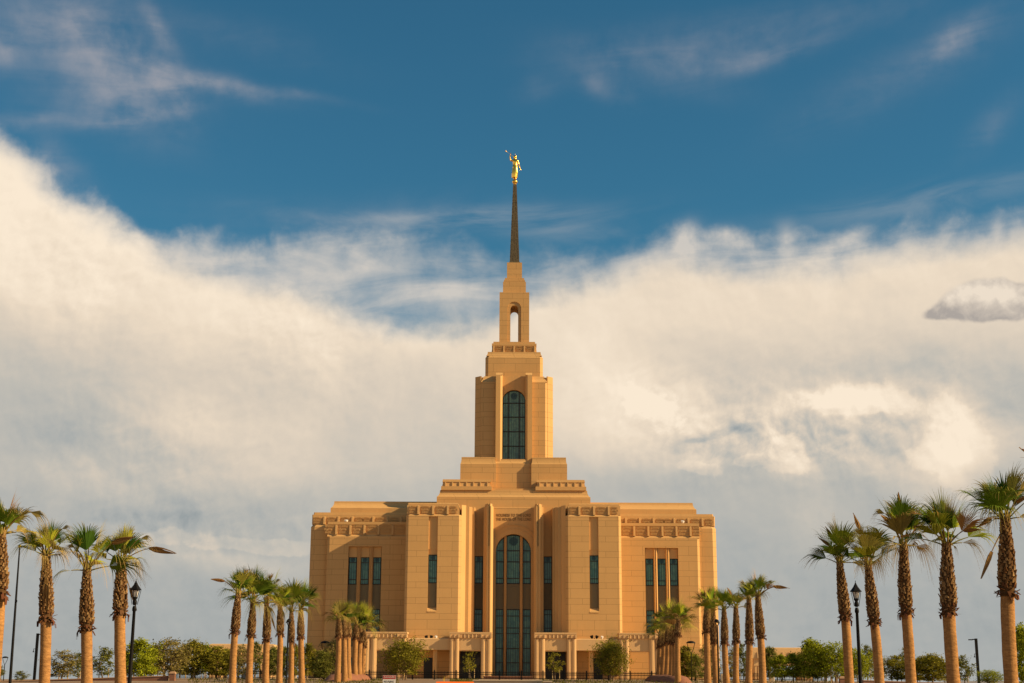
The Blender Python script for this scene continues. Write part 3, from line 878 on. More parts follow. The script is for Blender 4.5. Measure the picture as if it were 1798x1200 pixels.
    for i, (a, b) in enumerate(lights):
        xa, xb = CX - a, CX - b
        # arched glass
        n = 14; g = MB(); f = MB()
        xs = [xa + (xb - xa) * k / n for k in range(n + 1)]
        zt = [zs + math.sqrt(max(0, hwW ** 2 - (x - CX) ** 2)) for x in xs]
        v = [(x, YG, zu0) for x in xs] + [(x, YG, z) for x, z in zip(xs, zt)]
        g.add(v, [(k, k + 1, n + 2 + k, n + 1 + k) for k in range(n)])
        g.add([(x, YG + .06, z) for x, _, z in v], [(k, n + 1 + k, n + 2 + k, k + 1) for k in range(n)])
        go = g.build('window', M_GLASS, T)
        for k in range(n):
            f.add([(xs[k], YG - .1, zt[k] - .16), (xs[k + 1], YG - .1, zt[k + 1] - .16), (xs[k + 1], YG - .1, zt[k + 1]), (xs[k], YG - .1, zt[k]),
                   (xs[k], YG - .004, zt[k] - .16), (xs[k + 1], YG - .004, zt[k + 1] - .16)], [(0, 1, 2, 3), (0, 4, 5, 1)])
        f.box(xa, xa + .1, YG - .09, YG - .004, zu0, zt[0]); f.box(xb - .1, xb, YG - .09, YG - .004, zu0, zt[-1])
        f.box(xa + .1, xb - .1, YG - .09, YG - .004, zu0, zu0 + .12)
        for y_ in (967.5, 987, 1016):
            f.box(xa + .1, xb - .1, YG - .08, YG - .004, Z(y_, YG) - .06, Z(y_, YG) + .06)
        f.build('window_frame', M_FRAME, go)
        if i == 1:
            r = MB(); rz = Z(951, YG); rr = .56
            for k in range(16):
                a0 = 2 * math.pi * k / 16; a1 = a0 + 2 * math.pi / 16 * .8; am = (a0 + a1) / 2
                r.add([(CX, YG - .03, rz), (CX + rr * math.cos(a0), YG - .03, rz + rr * math.sin(a0)), (CX + rr * 1.08 * math.cos(am), YG - .03, rz + rr * 1.08 * math.sin(am)), (CX + rr * math.cos(a1), YG - .03, rz + rr * math.sin(a1))], [(0, 1, 2, 3)])
            r.build('rosette', M_ROSE, go)
        zp0 = Z(1070, YG)
        mb = MB().box(xa, xb, YG - .04, YG + .1, zp0, zu0 - .002)
        for q0, q1, c0, c1 in ((.18, .26, 0, 1), (.74, .82, 0, 1)):
            mb.box(xa + (xb - xa) * q0, xa + (xb - xa) * q1, YG - .075, YG - .041, zp0 + .35, zu0 - .35)
        mb.box(xa + (xb - xa) * .261, xa + (xb - xa) * .739, YG - .075, YG - .041, zu0 - .45, zu0 - .35)
        mb.build('spandrel_panel', M_SPAN, T)
        window(T, xa, xb, B, zp0 - .002, YG, rails=tuple(Z(y_, YG) for y_ in (1082, 1103, 1113, 1139, 1164)), ft=.11)
    for i in (-1, 1):
        a, b = L(884.8, 1000, YG - .3), L(889.6, 1000, YG - .3)
        xm = (a + b) / 2; hwm = (a - b) / 2
        zt = zs + math.sqrt(hwW ** 2 - xm ** 2) - .02
        MB().prism([(CX + i * (xm - hwm), YG + .05), (CX + i * (xm - hwm), YG - .22), (CX + i * (xm - hwm * .5), YG - .36), (CX + i * xm, YG - .28), (CX + i * (xm + hwm * .5), YG - .36), (CX + i * (xm + hwm), YG - .22), (CX + i * (xm + hwm), YG + .05)], B, zt).build('mullion', M_TRIM, T)
    # inscription
    text_mesh('inscription', 'HOLINESS TO THE LORD', .56, M_LETTER, T, CX, YP - .005, Z(905.3, YP), .02, L(871, 905, YP) * 2 * 0.985)
    text_mesh('inscription', 'THE HOUSE OF THE LORD', .56, M_LETTER, T, CX, YP - .005, Z(912.3, YP), .02, L(870.5, 912, YP) * 2 * 0.985)

    # ---- stepped base of the tower
    mb = MB()
    hA0, hA1 = L(767, 873, YA), L(772.5, 861, YA)
    d0 = YC - YA
    zA0, zA1 = Z(873, YA), Z(861.5, YA + .5)
    prof = [(hA0, d0, Z(893, YA) - 3), (hA0, d0, zA0)]
    for k in range(1, 8):
        q = k / 7.0; cur = 1 - (1 - q) ** 2.2
        prof.append((hA0 - .05 - (hA0 - hA1 - .05) * cur, d0 - .05 - (hA0 - hA1 - .05) * cur, zA0 + (zA1 - zA0) * .92 * q))
    prof += [(prof[-1][0] - .02, prof[-1][1] - .02, zA1)]
    mb.tier(CX, YC, prof)
    mb.build('tower_base', M_STONE, T)
    # small carved parapets on both corners
    YF2 = YC - (hA1 - .15)
    zB0, zB1, zB2, zB3, zB4 = Z(860.5, YF2), Z(854.5, YF2), Z(846.5, YF2), Z(842, YF2), Z(857, YF2)
    mb = MB()
    hl = L(774.5, 857, YF2); dd = YC - YF2
    mb.tier(CX, YC + .6, [(hl - .4, dd - .1, zA1), (hl - .4, dd - .1, zB4)])
    for s in (-1, 1):
        xa, xb = CX + s * L(774.5, 857, YF2), CX + s * L(863.5, 857, YF2)
        xc_, hw_ = (xa + xb) / 2, abs(xa - xb) / 2
        mb.tier(xc_, YC, [(hw_, dd, zA1 + .001), (hw_, dd, zB1)])
        mb.tier(xc_, YC, [(hw_ - .12, dd - .2, zB1 + .001), (hw_ - .25, dd - .32, zB2)])
        mb.tier(xc_, YC, [(hw_ - .16, dd - .22, zB2 + .001), (hw_ - .22, dd - .28, zB3)])
        fins(mb, xc_ - hw_ + .1, xc_ + hw_ - .1, 7, YC - (dd - .25), zB1 + .002, zB2 - .02, .16, .16)
    mb.build('corner_parapet', M_TRIM, T)
    mb = MB()
    hB0, hB1 = L(808.5, 815, YC - 7.1), L(812, 803.5, YC - 6.8)
    YBf = YC - hB0
    zb0, zb1 = Z(815, YBf), Z(803.5, YBf + .4)
    def cove(mbx, cx_, cy_, w0, w1, dd0, dd1, za, zb, zc, steps=7, pw=2.0):
        pr = [(w0, dd0, za), (w0, dd0, zb)]
        for k in range(1, steps + 1):
            q = k / steps; cur = 1 - (1 - q) ** pw
            pr.append((w0 - .04 - (w0 - w1 - .04) * cur, dd0 - .04 - (dd0 - dd1 - .04) * cur, zb + (zc - zb) * .93 * q))
        pr.append((pr[-1][0] - .01, pr[-1][1] - .01, zc))
        mbx.tier(cx_, cy_, pr)
    hn = L(871, 830, YBf)          # half width of the set-back middle
    for s in (-1, 1):
        w_out, w_in = hB0, hn
        cove(mb, CX + s * (w_out + w_in) / 2, YC, (w_out - w_in) / 2, (w_out - w_in) / 2 - .14, hB0, hB1, zB4 - .1, zb0, zb1)
    cove(mb, CX, YC, hn + .3, hn + .3, hB0 - .5, hB1 - .6, zA1, Z(814, YBf + .5), Z(806.5, YBf + .9))
    mb.build('tower_plinth', M_STONE, T)

    # ---- tower shaft
    hs = L(833.6, 740, YC - 5.3); YS = YC - hs       # outermost half width
    zs0, zs1 = zb1 - .6, Z(661, YS)
    YSf = YS - .35                                     # fronts of the panels
    mb = MB()
    hcore = hs; c = .5
    # core with notched corners
    hp = L(843.5, 740, YSf)
    mb.tier(CX, YC, [(hp, hp, zs0), (hp, hp, zs1)])
    for s in (-1, 1):
        for sy in (-1, 1):                     # splayed corners between the panels
            mb.prism([(CX + s * (hp - .1), YC + sy * (hp - .1)), (CX + s * hs, YC + sy * (hp - .1)), (CX + s * hs, YC + sy * (hp + .06)), (CX + s * (hp + .06), YC + sy * hs), (CX + s * (hp - .1), YC + sy * hs)], zs0, zs1 - .003)
        mb.box(CX + s * hs, CX + s * (hp - .1), YC - hp + .12, YC + hp - .12, zs0, zs1 - .001)
    hi_ = L(871, 740, YSf)
    for s in (-1, 1):
        xa, xb = CX + s * hp, CX + s * hi_
        for (sy) in (-1, 1):
            yy0 = YC + sy * (hp - .02); yy1 = YC + sy * (hs + .35)
            zp = Z(671, YSf); zq = Z(661, YSf + .5)
            mb.prism([(xa, yy0), (xa, yy1 - sy * .3), (xa - s * .3, yy1), (xb, yy1), (xb, yy0)], zs0, zp)
            a, b = min(xa, xb), max(xa, xb); lo, hi = min(yy0, yy1), max(yy0, yy1)
            ia, ib = (a + (.45 if s < 0 else 0)), (b - (.45 if s > 0 else 0))
            jl, jh = (lo + .75, hi) if sy < 0 else (lo, hi - .75)
            jl, jh = min(jl, jh - .01), jh
            mb.rings([[(a, lo, zp + .001), (b, lo, zp + .001), (b, hi, zp + .001), (a, hi, zp + .001)],
                      [(a + (ia - a) * .6, lo + (.4 if sy < 0 else 0), zp + (zq - zp) * .5), (b + (ib - b) * .6, lo + (.4 if sy < 0 else 0), zp + (zq - zp) * .5), (b + (ib - b) * .6, hi - (.4 if sy > 0 else 0), zp + (zq - zp) * .5), (a + (ia - a) * .6, hi - (.4 if sy > 0 else 0), zp + (zq - zp) * .5)],
                      [(ia, lo + (.6 if sy < 0 else 0), zq), (ib, lo + (.6 if sy < 0 else 0), zq), (ib, hi - (.6 if sy > 0 else 0), zq), (ia, hi - (.6 if sy > 0 else 0), zq)]])
    # side faces get the same relief
    mb.build('tower_shaft', M_STONE, T)
    mb = MB(); YBt = YSf - .75
    for s in (-1, 1):
        b0, b1, b2 = L(870.3, 740, YBt), L(878.4, 740, YBt), L(882, 740, YBt)
        for sy in (-1, 1):
            yf = YC + sy * (YC - YBt); yb = YC + sy * (hp - .3)
            zt1 = Z(658.5, YBt)
            mb.prism([(CX + s * b0, yb), (CX + s * b0, yf), (CX + s * b1, yf), (CX + s * b2, yf - sy * .3), (CX + s * b2, yb)], zs0, zt1)
            x0_, x1_ = sorted((CX + s * b0, CX + s * b2))
            ya_, yb2 = (yf, yb) if sy < 0 else (yb, yf)
            zz = Z(653.5, YBt)
            mb.rings([[(x0_, ya_, zt1 + .001), (x1_, ya_, zt1 + .001), (x1_, yb2, zt1 + .001), (x0_, yb2, zt1 + .001)],
                      [(x0_, ya_ + (.5 if sy < 0 else 0), zz), (x1_, ya_ + (.5 if sy < 0 else 0), zz), (x1_, yb2 - (.5 if sy > 0 else 0), zz), (x0_, yb2 - (.5 if sy > 0 else 0), zz)]])
    mb.build('buttress', M_TRIM, T)
    # arched tower window
    YTp = YSf + .55
    hwi = L(881.7, 740, YTp); zap = Z(684.5, YTp); zsp = zap - hwi
    mb = MB(); arch_wall(mb, CX, L(880.5, 740, YTp) + .02, hwi - .02, zs0, zsp, Z(661, YTp), YTp, YC - hp + .3, 24)
    mb.build('arch_wall', M_TRIM, T)
    YTg = YTp + .45
    n = 24; xs = [CX - hwi + 2 * hwi * k / n for k in range(n + 1)]
    zt = [zsp + math.sqrt(max(0, (hwi - .02) ** 2 - (x - CX) ** 2)) for x in xs]
    z0 = Z(806, YTg) - .3
    g = MB(); v = [(x, YTg, z0) for x in xs] + [(x, YTg, z) for x, z in zip(xs, zt)]
    g.add(v, [(k, k + 1, n + 2 + k, n + 1 + k) for k in range(n)])
    g.add([(x, YTg + .06, z) for x, _, z in v], [(k, n + 1 + k, n + 2 + k, k + 1) for k in range(n)])
    go = g.build('window', M_GLASS, T)
    f = MB()
    for k in range(n):
        f.add([(xs[k], YTg - .08, zt[k] - .14), (xs[k + 1], YTg - .08, zt[k + 1] - .14), (xs[k + 1], YTg - .08, zt[k + 1]), (xs[k], YTg - .08, zt[k])], [(0, 1, 2, 3)])
    for y_ in (708.5, 733, 758.5, 784): f.box(CX - hwi, CX + hwi, YTg - .09, YTg - .004, Z(y_, YTg) - .06, Z(y_, YTg) + .06)
    for x_ in (-hwi + .06, -hwi * .46, hwi * .46, hwi - .06):
        f.box(CX + x_ - .06, CX + x_ + .06, YTg - .07, YTg - .004, z0, zsp + math.sqrt(max(.0, hwi ** 2 - x_ ** 2)) - .05)
    f.build('window_frame', M_FRAME, go)
    r = MB(); rz = Z(696, YTg); rr = .46
    for k in range(14):
        a0 = 2 * math.pi * k / 14; a1 = a0 + 2 * math.pi / 14 * .8; am = (a0 + a1) / 2
        r.add([(CX, YTg - .03, rz), (CX + rr * math.cos(a0), YTg - .03, rz + rr * math.sin(a0)), (CX + rr * 1.08 * math.cos(am), YTg - .03, rz + rr * 1.08 * math.sin(am)), (CX + rr * math.cos(a1), YTg - .03, rz + rr * math.sin(a1))], [(0, 1, 2, 3)])
    r.build('rosette', M_ROSE, go)
    # block above the shaft
    mb = MB()
    h1 = L(852.2, 640, YC - 4); h1b = L(856.5, 618, YC - 3.7); Yk = YC - h1
    mb.tier(CX, YC, [(h1, h1, zs1 - 1), (h1, h1, Z(628, Yk)), (h1 - .18, h1 - .18, Z(625, Yk))], .42)
    q0, q1 = Z(625, Yk), Z(618.3, Yk + .3)
    cove(mb, CX, YC, h1 - .15, h1b, h1 - .15, h1b, q0 + .001, q0 + .05, q1)
    mb.build('tower_block', M_STONE, T)
    mb = MB(); orn = mb
    h2, h3, h4 = L(861.8, 617, YC - 3), L(864, 606, YC - 3), L(866.3, 600, YC - 3)
    Yl = YC - h2
    zc0, zc1, zc2, zc3 = q1, Z(607, Yl), Z(603, Yl), Z(599.5, Yl)
    mb.tier(CX, YC, [(h2, h2, zc0 + .001), (h2, h2, zc0 + .06), (h2 - .12, h2 - .12, zc0 + .07), (h3 - .06, h3 - .06, zc1)])
    mb.tier(CX, YC, [(h3 + .02, h3 + .02, zc1 + .001), (h3 + .02, h3 + .02, zc2)])
    mb.tier(CX, YC, [(h4, h4, zc2 + .001), (h4, h4, zc3)])
    Yf = YC - (h2 + h3) / 2 + .08
    xa, xb = CX - h3 + .25, CX + h3 - .25
    st = (xb - xa) / 4
    for k in range(5):
        fins(mb, xa + k * st - .15, xa + k * st + .15, 1, Yf, zc0 + .07, zc1 - .02, .2, .26)
        if k < 4: ornament(orn, 1, xa + (k + .5) * st, st * .8, Yf, zc0 + .1, zc1)
    mb.build('frieze', M_TRIM, T)

    # ---- belfry with its open arch, stepped cap
    hB = L(876.9, 560, YC - 2.1); Yv = YC - hB
    zv0, zv1 = zc3, Z(513.5, Yv)
    hin = L(896.1, 570, Yv + .3); ho = L(891.2, 560, Yv)
    zap = Z(537, Yv + .3); zsp = zap - hin
    mb = MB()
    arch_wall(mb, CX, hB, hin, zv0 - .8, zsp, zv1, Yv + .12, YC + hB - .12, 20)
    for sgn in (-1, 1):
        Ya, Yb = (Yv, Yv + .119) if sgn < 0 else (YC + hB - .119, YC + hB)
        zo = Z(530, Yv) - ho
        arch_wall(mb, CX, hB, ho, zv0 - .8, zo, zv1, Ya, Yb, 20)
    mb.build('belfry', M_STONE, T)
    mb = MB()
    h5 = L(883.2, 505, YC - 1.6); h6 = L(884.8, 493, YC - 1.5); h7 = L(886.4, 489, YC - 1.4); h8 = L(890.2, 475, YC - 1)
    y5 = YC - h5
    zz = [zv1 + .001, Z(495, y5), Z(491.3, y5), Z(487.6, y5), Z(461.3, YC - h8)]
    mb.tier(CX, YC, [(h5, h5, zz[0]), (h5, h5, zz[1])]); mb.tier(CX, YC, [(h6, h6, zz[1] + .001), (h6, h6, zz[2])])
    mb.tier(CX, YC, [(h7, h7, zz[2] + .001), (h7, h7, zz[3])]); mb.tier(CX, YC, [(h8, h8, zz[3] + .001), (h8, h8, zz[4])])
    mb.build('tower_cap', M_STONE, T)
    # ---- spire: a slender four-sided needle in bands of bronze sheet
    mb = MB()
    ha, hb_, hc = L(893.2, 460, YC), L(895.2, 458, YC), 0.26
    zS0, zS1 = zz[4], Z(324.5, YC)
    mb.tier(CX, YC, [(ha, ha, zS0 + .001), (ha, ha, zS0 + .06), (hb_ + .02, hb_ + .02, zS0 + .28)])
    zlev = [zS0 + .28, Z(424, YC), Z(391, YC), Z(358, YC), zS1]
    hat = lambda z: hb_ + (hc - hb_) * (z - zlev[0]) / (zS1 - zlev[0])
    for a, b in zip(zlev[:-1], zlev[1:]):
        mb.tier(CX, YC, [(hat(a) - .02, hat(a) - .02, a + .001), (hat(a) - .02, hat(a) - .02, a + .05), (hat(a), hat(a), a + .06), (hat(b), hat(b), b)])
    sp = mb.build('spire', M_SPIRE, T)
    # raised flakes of its patterned sheet
    mb = MB(); rng = random.Random(3)
    z = zlev[0] + .2
    while z < zS1 - .3:
        h = hat(z + .1); nrow = max(1, int(h / .16))
        for k in range(nrow):
            if rng.random() < .25: continue
            x = -h + (k + .5 + rng.uniform(-.2, .2)) * 2 * h / nrow
            w = min(.14, h * .5)
            for sx in (0, 1, 2):
                if sx == 0: mb.box(CX + x - w / 2, CX + x + w / 2, YC - h - .02, YC - h + .03, z, z + .16)
                elif sx == 1: mb.box(CX + h - .03, CX + h + .02, YC + x - w / 2, YC + x + w / 2, z, z + .16)
                else: mb.box(CX - h - .02, CX - h + .03, YC + x - w / 2, YC + x + w / 2, z, z + .16)
        z += .24
    mb.build('scale_pattern', M_SPIRE, sp)

    # ---- colonnade along the foot
    YQ = Y0 - 3.2
    for s in (-1, 1):
        X = lambda x, y, Y: CX + s * L(x, y, Y)
        for (xa, xb, piers) in ((637, 716, ((639, 661), (697, 714))), (788, 864.5, ((789.5, 806), (844.5, 863)))):
            p0, p1 = X(xa, 1115, YQ), X(xb, 1115, YQ)
            lo, hi = min(p0, p1), max(p0, p1)
            xm, hw_ = (lo + hi) / 2, (hi - lo) / 2
            dp = (Y0 - YQ) / 2 - .01; ym = YQ + dp
            z1, z2, z3, z4 = Z(1142, YQ), Z(1120.5, YQ), Z(1113.5, YQ), Z(1110.5, YQ)
            mb = MB()
            mb.tier(xm, ym, [(hw_ - .25, dp - .3, z1), (hw_ - .25, dp - .3, z2 - .06), (hw_ - .15, dp - .2, z2)])
            mb.tier(xm, ym, [(hw_ - .18, dp - .3, z2 + .001), (hw_ - .18, dp - .3, z3)])
            mb.tier(xm, ym, [(hw_ - .08, dp - .18, z3 + .001), (hw_ - .08, dp - .18, z4)])
            nf = 6
            fins(mb, lo + 1.3, hi - 1.3, nf, YQ + .3, z2 + .002, z3 - .01, .14, .18)
            # bevelled soffit edge
            mb.box(lo + .3, hi - .3, YQ + .36, Y0 - .5, z1 - .12, z1 - .001)
            mb.build('portico_beam', M_PORT, T)
            for a, b in piers:
                q0, q1 = X(a, 1150, YQ), X(b, 1150, YQ)
                l2, h2_ = min(q0, q1), max(q0, q1)
                w = h2_ - l2
                mb = MB()
                mb.box(l2 + .02, h2_ - .02, YQ + .13, YQ + 1.5, B, z1 - .002)
                for (c0, c1) in ((0.0, .46), (.54, 1.0)):
                    xa_, xb_ = l2 + w * c0, l2 + w * c1
                    xm_ = (xa_ + xb_) / 2; hw2 = (xb_ - xa_) / 2
                    mb.prism([(xa_, YQ + .129), (xa_, YQ + .10), (xm_ - hw2 * .6, YQ + .05), (xm_ - hw2 * .3, YQ + .02), (xm_ - hw2 * .28, YQ - .06), (xm_ + hw2 * .28, YQ - .06), (xm_ + hw2 * .3, YQ + .02), (xm_ + hw2 * .6, YQ + .05), (xb_, YQ + .10), (xb_, YQ + .129)], B, z2 - .1)
                mb.box(l2 - .06, h2_ + .06, YQ + .02, YQ + .28, z2 - .02, z3 - .05)
                for k in range(3):
                    xf = l2 + w * (.05 + .45 * k)
                    mb.box(xf - .09, xf + .09, YQ - .16, YQ + .019, z2 + .0, z3 - .1)
                mb.build('portico_pier', M_PORT, T)
        # linking beam, slender post, doors in its shade
        p0, p1 = X(716.3, 1130, YQ + .5), X(787.7, 1130, YQ + .5)
        lo, hi = min(p0, p1), max(p0, p1)
        z1, z2 = Z(1142, YQ + .8), Z(1121.5, YQ + .8)
        mb = MB().box(lo - .2, hi + .2, YQ + .5, Y0 - .02, z1, z2 - .1)
        mb.rings([[(lo - .2, YQ + .5, z2 - .099), (hi + .2, YQ + .5, z2 - .099), (hi + .2, Y0 - .02, z2 - .099), (lo - .2, Y0 - .02, z2 - .099)], [(lo - .2, YQ + .6, z2), (hi + .2, YQ + .6, z2), (hi + .2, Y0 - .02, z2), (lo - .2, Y0 - .02, z2)]])
        mb.build('portico_beam', M_PORT, T)
        a, b = X(760, 1160, YQ + .9), X(767.5, 1160, YQ + .9)
        a, b = min(a, b), max(a, b); m = (a + b) / 2
        MB().prism([(a, YQ + 1.5), (a, YQ + 1.1), (a + .1, YQ + .95), (m - .05, YQ + .95), (m, YQ + 1.02), (m + .05, YQ + .95), (b - .1, YQ + .95), (b, YQ + 1.1), (b, YQ + 1.5)], B, z1 - .002).build('post', M_TRIM, T)
        for (da, db, dy) in ((744, 759, 1156), (808, 843, 1156)):
            a, b = X(da, 1170, Y0), X(db, 1170, Y0); a, b = min(a, b), max(a, b)
            zt = Z(dy, Y0)
            dm = MB().box(a, b, Y0 - .08, Y0 - .004, B, zt)
            if db - da > 20:
                dm.box(a, b, Y0 - .08, Y0 - .004, zt + .002, Z(1143, Y0))
            d = dm.build('door', M_DOOR, T)
            MB().box((a + b) / 2 - .04, (a + b) / 2 + .04, Y0 - .16, Y0 - .081, B + 1.2, B + 1.8).build('handle', M_FRAME, d)
    return T

build_temple()
# ------------------------------------------------------------------ palms
def mixc(a, b, k): return tuple(x + (y - x) * k for x, y in zip(a, b))
GREEN = [(0.040, 0.085, 0.012), (0.130, 0.200, 0.018), (0.300, 0.320, 0.028), (0.220, 0.260, 0.020), (0.100, 0.160, 0.016)]
TAN = (0.46, 0.30, 0.105)
BROWN = (0.20, 0.095, 0.035)

def frond(mb, p0, az, el, plen, flen, spread, rng, tone, droop=0.35, nseg=30, fold=0.35, tipdry=0.5, bend=0.25, face=None):
    """One fan leaf: a thin stalk, then a pleated blade that splits into drooping tips."""
    d0 = Vector((math.cos(az) * math.cos(el), math.sin(az) * math.cos(el), math.sin(el)))
    pts = [Vector(p0)]; d = d0.copy(); n = 5
    for k in range(n):
        pts.append(pts[-1] + d * plen / n)
        d = (d + Vector((0, 0, -bend / n))).normalized()
    st = mixc(tone, (0.24, 0.20, 0.05), 0.6)
    mb.tube(pts, [0.028 - 0.013 * k / n for k in range(n + 1)], 4, col=st, smooth=False, cap=False)
    a = d.normalized(); o = pts[-1]
    ref = Vector((0, 0, 1)) if abs(a.z) < 0.95 else Vector((math.cos(az), math.sin(az), 0))
    s = a.cross(ref).normalized()
    tw = rng.uniform(-0.6, 0.6) if face is None else face
    s = (Matrix.Rotation(tw, 3, a) @ s)
    nm = s.cross(a).normalized()
    half = spread / 2
    dphi = spread / nseg
    for i in range(nseg):
        ph = -half + (i + 0.5) * dphi
        L_ = flen * (1 - 0.22 * (abs(ph) / max(half, .01)) ** 2) * rng.uniform(0.88, 1.08)
        dr = (a * math.cos(ph) + s * math.sin(ph) + nm * (abs(math.sin(ph)) * fold)).normalized()
        sd = (s * math.cos(ph) - a * math.sin(ph)).normalized()
        dry = max(0.0, min(1.0, tipdry + rng.uniform(-0.35, 0.35)))
        jit = rng.uniform(0.8, 1.2)
        base = tuple(c * jit for c in tone)
        vs, cs = [], []
        dd = droop * rng.uniform(0.6, 1.4)
        side = sd * rng.uniform(-0.05, 0.05) * L_
        for tt in (0.02, 0.26, 0.46, 0.66, 0.85, 1.0):
            w = L_ * min(tt, 0.46) * dphi * 0.58 * (1.0 if tt <= 0.46 else max(0.12, (1.0 - tt) / 0.54 * 0.85))
            q = max(0.0, tt - 0.44)
            c = o + dr * (L_ * tt) + side * q + Vector((0, 0, -1)) * (dd * L_ * 2.7 * q * q)
            pl = nm * ((0.12 if i % 2 else -0.12) * w)
            vs += [c - sd * w + pl, c + sd * w - pl]
            k = max(0.0, (tt - 0.62) / 0.38) * dry
            cc = mixc(base, TAN, k); cs += [cc, cc]
        mb.add(vs, [(2 * k, 2 * k + 1, 2 * k + 3, 2 * k + 2) for k in range(5)], cs)

def palm(label, xb, xc, yc, ytop, yboot, Y, wpx, seed, dead=(), group='fan palms planted in rows before the temple', yb=1195.0, n=15, hang=2):
    """A transplanted fan palm. xb: trunk axis at its foot, xc, yc: where the crown leaves the trunk."""
    rng = random.Random(seed)
    pb, pc = at(xb, yb, Y), at(xc, yc, Y)
    g = gz(pb.x, Y)
    lean = (pc.x - pb.x) / (pc.z - pb.z)
    x0 = pb.x - lean * (pb.z - g)
    base = Vector((x0, Y, g))
    r = wpx * Y / F / 2 / math.cos(rad(8))
    T = thing('fan_palm', label, 'palm', base, group)
    H = pc.z - g
    zb_ = at(xc, yboot, Y).z - g
    ly = rng.uniform(-.02, .02)
    cx = lambda z: Vector((x0 + lean * z + 0.03 * math.sin(z * .9 + seed), Y + ly * z, g + z))
    # smooth lower trunk
    mb = MB(); ps, rs = [], []
    N = 22
    for k in range(N + 1):
        z = -0.3 + (zb_ + 0.45) * k / N
        ps.append(cx(z)); rs.append(r * (1.18 - 0.22 * smooth(0, 1.6, z) - 0.06 * z / H + 0.018 * math.sin(z * 5.1 + seed) + 0.012 * math.sin(z * 13 + seed)))
    mb.tube(ps, rs, 16)
    mb.build('trunk', M_TRUNK, T)
    # upper trunk under its old leaf bases
    mb = MB(); ps, rs = [], []
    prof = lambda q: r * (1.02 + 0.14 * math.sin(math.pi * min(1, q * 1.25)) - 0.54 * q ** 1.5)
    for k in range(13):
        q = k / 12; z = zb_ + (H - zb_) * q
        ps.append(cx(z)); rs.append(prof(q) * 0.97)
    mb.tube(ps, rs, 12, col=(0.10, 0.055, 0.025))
    nb = int(100 + 130 * (H - zb_) / 2.0)
    for k in range(nb):
        q = (k + rng.random()) / nb
        z = zb_ + (H - zb_) * q
        a = k * 2.39996 + rng.uniform(-.2, .2)
        c = cx(z); R = prof(q)
        out = Vector((math.cos(a), math.sin(a), 0)); sd = Vector((-math.sin(a), math.cos(a), 0))
        ln = rng.uniform(0.09, 0.19) * (r / 0.24) * (1 - .3 * q); w = rng.uniform(0.045, 0.08) * (r / 0.24) * (1 - .35 * q)
        tl = rng.uniform(0.10, 0.50)
        p0 = c + out * (R * 0.92); p1 = p0 + (Vector((0, 0, 1)) * (1 - tl * .4) + out * tl).normalized() * ln
        if q < 0.10: p1 = p0 + (Vector((0, 0, rng.uniform(-1, .5))) + out * .5).normalized() * ln * 1.2
        th = out * 0.03
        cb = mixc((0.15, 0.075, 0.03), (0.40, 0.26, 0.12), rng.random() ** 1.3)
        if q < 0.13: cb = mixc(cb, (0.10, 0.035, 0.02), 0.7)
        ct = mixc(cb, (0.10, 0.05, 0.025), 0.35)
        v = [p0 - sd * w, p0 + sd * w, p0 + sd * w * .8 + th * 1.6, p0 - sd * w * .8 + th * 1.6,
             p1 - sd * w * .55, p1 + sd * w * .55, p1 + sd * w * .45 + th, p1 - sd * w * .45 + th]
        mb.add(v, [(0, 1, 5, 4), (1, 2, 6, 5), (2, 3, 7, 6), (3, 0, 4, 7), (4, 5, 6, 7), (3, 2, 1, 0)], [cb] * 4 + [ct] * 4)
    # loose flaps at the lower edge
    for k in range(rng.randint(2, 4)):
        a = rng.choice((rng.uniform(2.6, 3.7), rng.uniform(-.6, .6), rng.uniform(4, 5.5)))
        out = Vector((math.cos(a), math.sin(a), 0)); sd = Vector((-math.sin(a), math.cos(a), 0))
        p0 = cx(zb_ + rng.uniform(0, .12)) + out * r * 1.0; ln = rng.uniform(.12, .34)
        p1 = p0 + out * .10 + Vector((0, 0, -ln * .3)); p2 = p0 + out * rng.uniform(.08, .2) + Vector((0, 0, -ln))
        cb = (0.14, 0.055, 0.03); w = .05
        mb.add([p0 - sd * w, p0 + sd * w, p1 + sd * w, p1 - sd * w, p2 + sd * w * .6, p2 - sd * w * .6], [(0, 1, 2, 3), (3, 2, 4, 5)], cb)
        mb.add([p0 - sd * w + out * .03, p0 + sd * w + out * .03, p1 + sd * w + out * .03, p1 - sd * w + out * .03, p2 + sd * w * .6 + out * .03, p2 - sd * w * .6 + out * .03], [(0, 1, 2, 3), (3, 2, 4, 5)], cb)
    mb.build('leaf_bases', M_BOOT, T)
    # crown
    top = cx(H)
    S = 1.17 * (at(xc, ytop, Y).z - pc.z)               # height of the crown
    mb = MB()
    n = max(8, round(n * .84))
    for k in range(n):
        q = (k + .5) / n
        az = k * 2.39996 + rng.uniform(-.45, .45)
        el = rad(86 - 66 * q ** 1.2 + rng.uniform(-11, 11))
        pl = S * rng.uniform(.20, .40); fl = S * rng.uniform(.50, .74) * (1.0 if q > .25 else 1.08)
        tone = rng.choice(GREEN)
        u_ = rng.random()
        if u_ > .72: tone = mixc(tone, TAN, rng.uniform(.15, .55))
        if u_ > .94: tone = mixc(BROWN, TAN, rng.uniform(.2, .7))
        frond(mb, top + Vector((math.cos(az), math.sin(az), 0)) * r * .25 + Vector((0, 0, -.06 * q)), az, el, pl, fl,
              rad(rng.uniform(95, 160) if q > .2 else rng.uniform(40, 90)), rng, tone, droop=.06 + .42 * q + rng.uniform(0, .28), tipdry=.35 + .5 * q * rng.random() + .2 * q, nseg=30, bend=.08 + .2 * q, fold=rng.uniform(.2, .6))
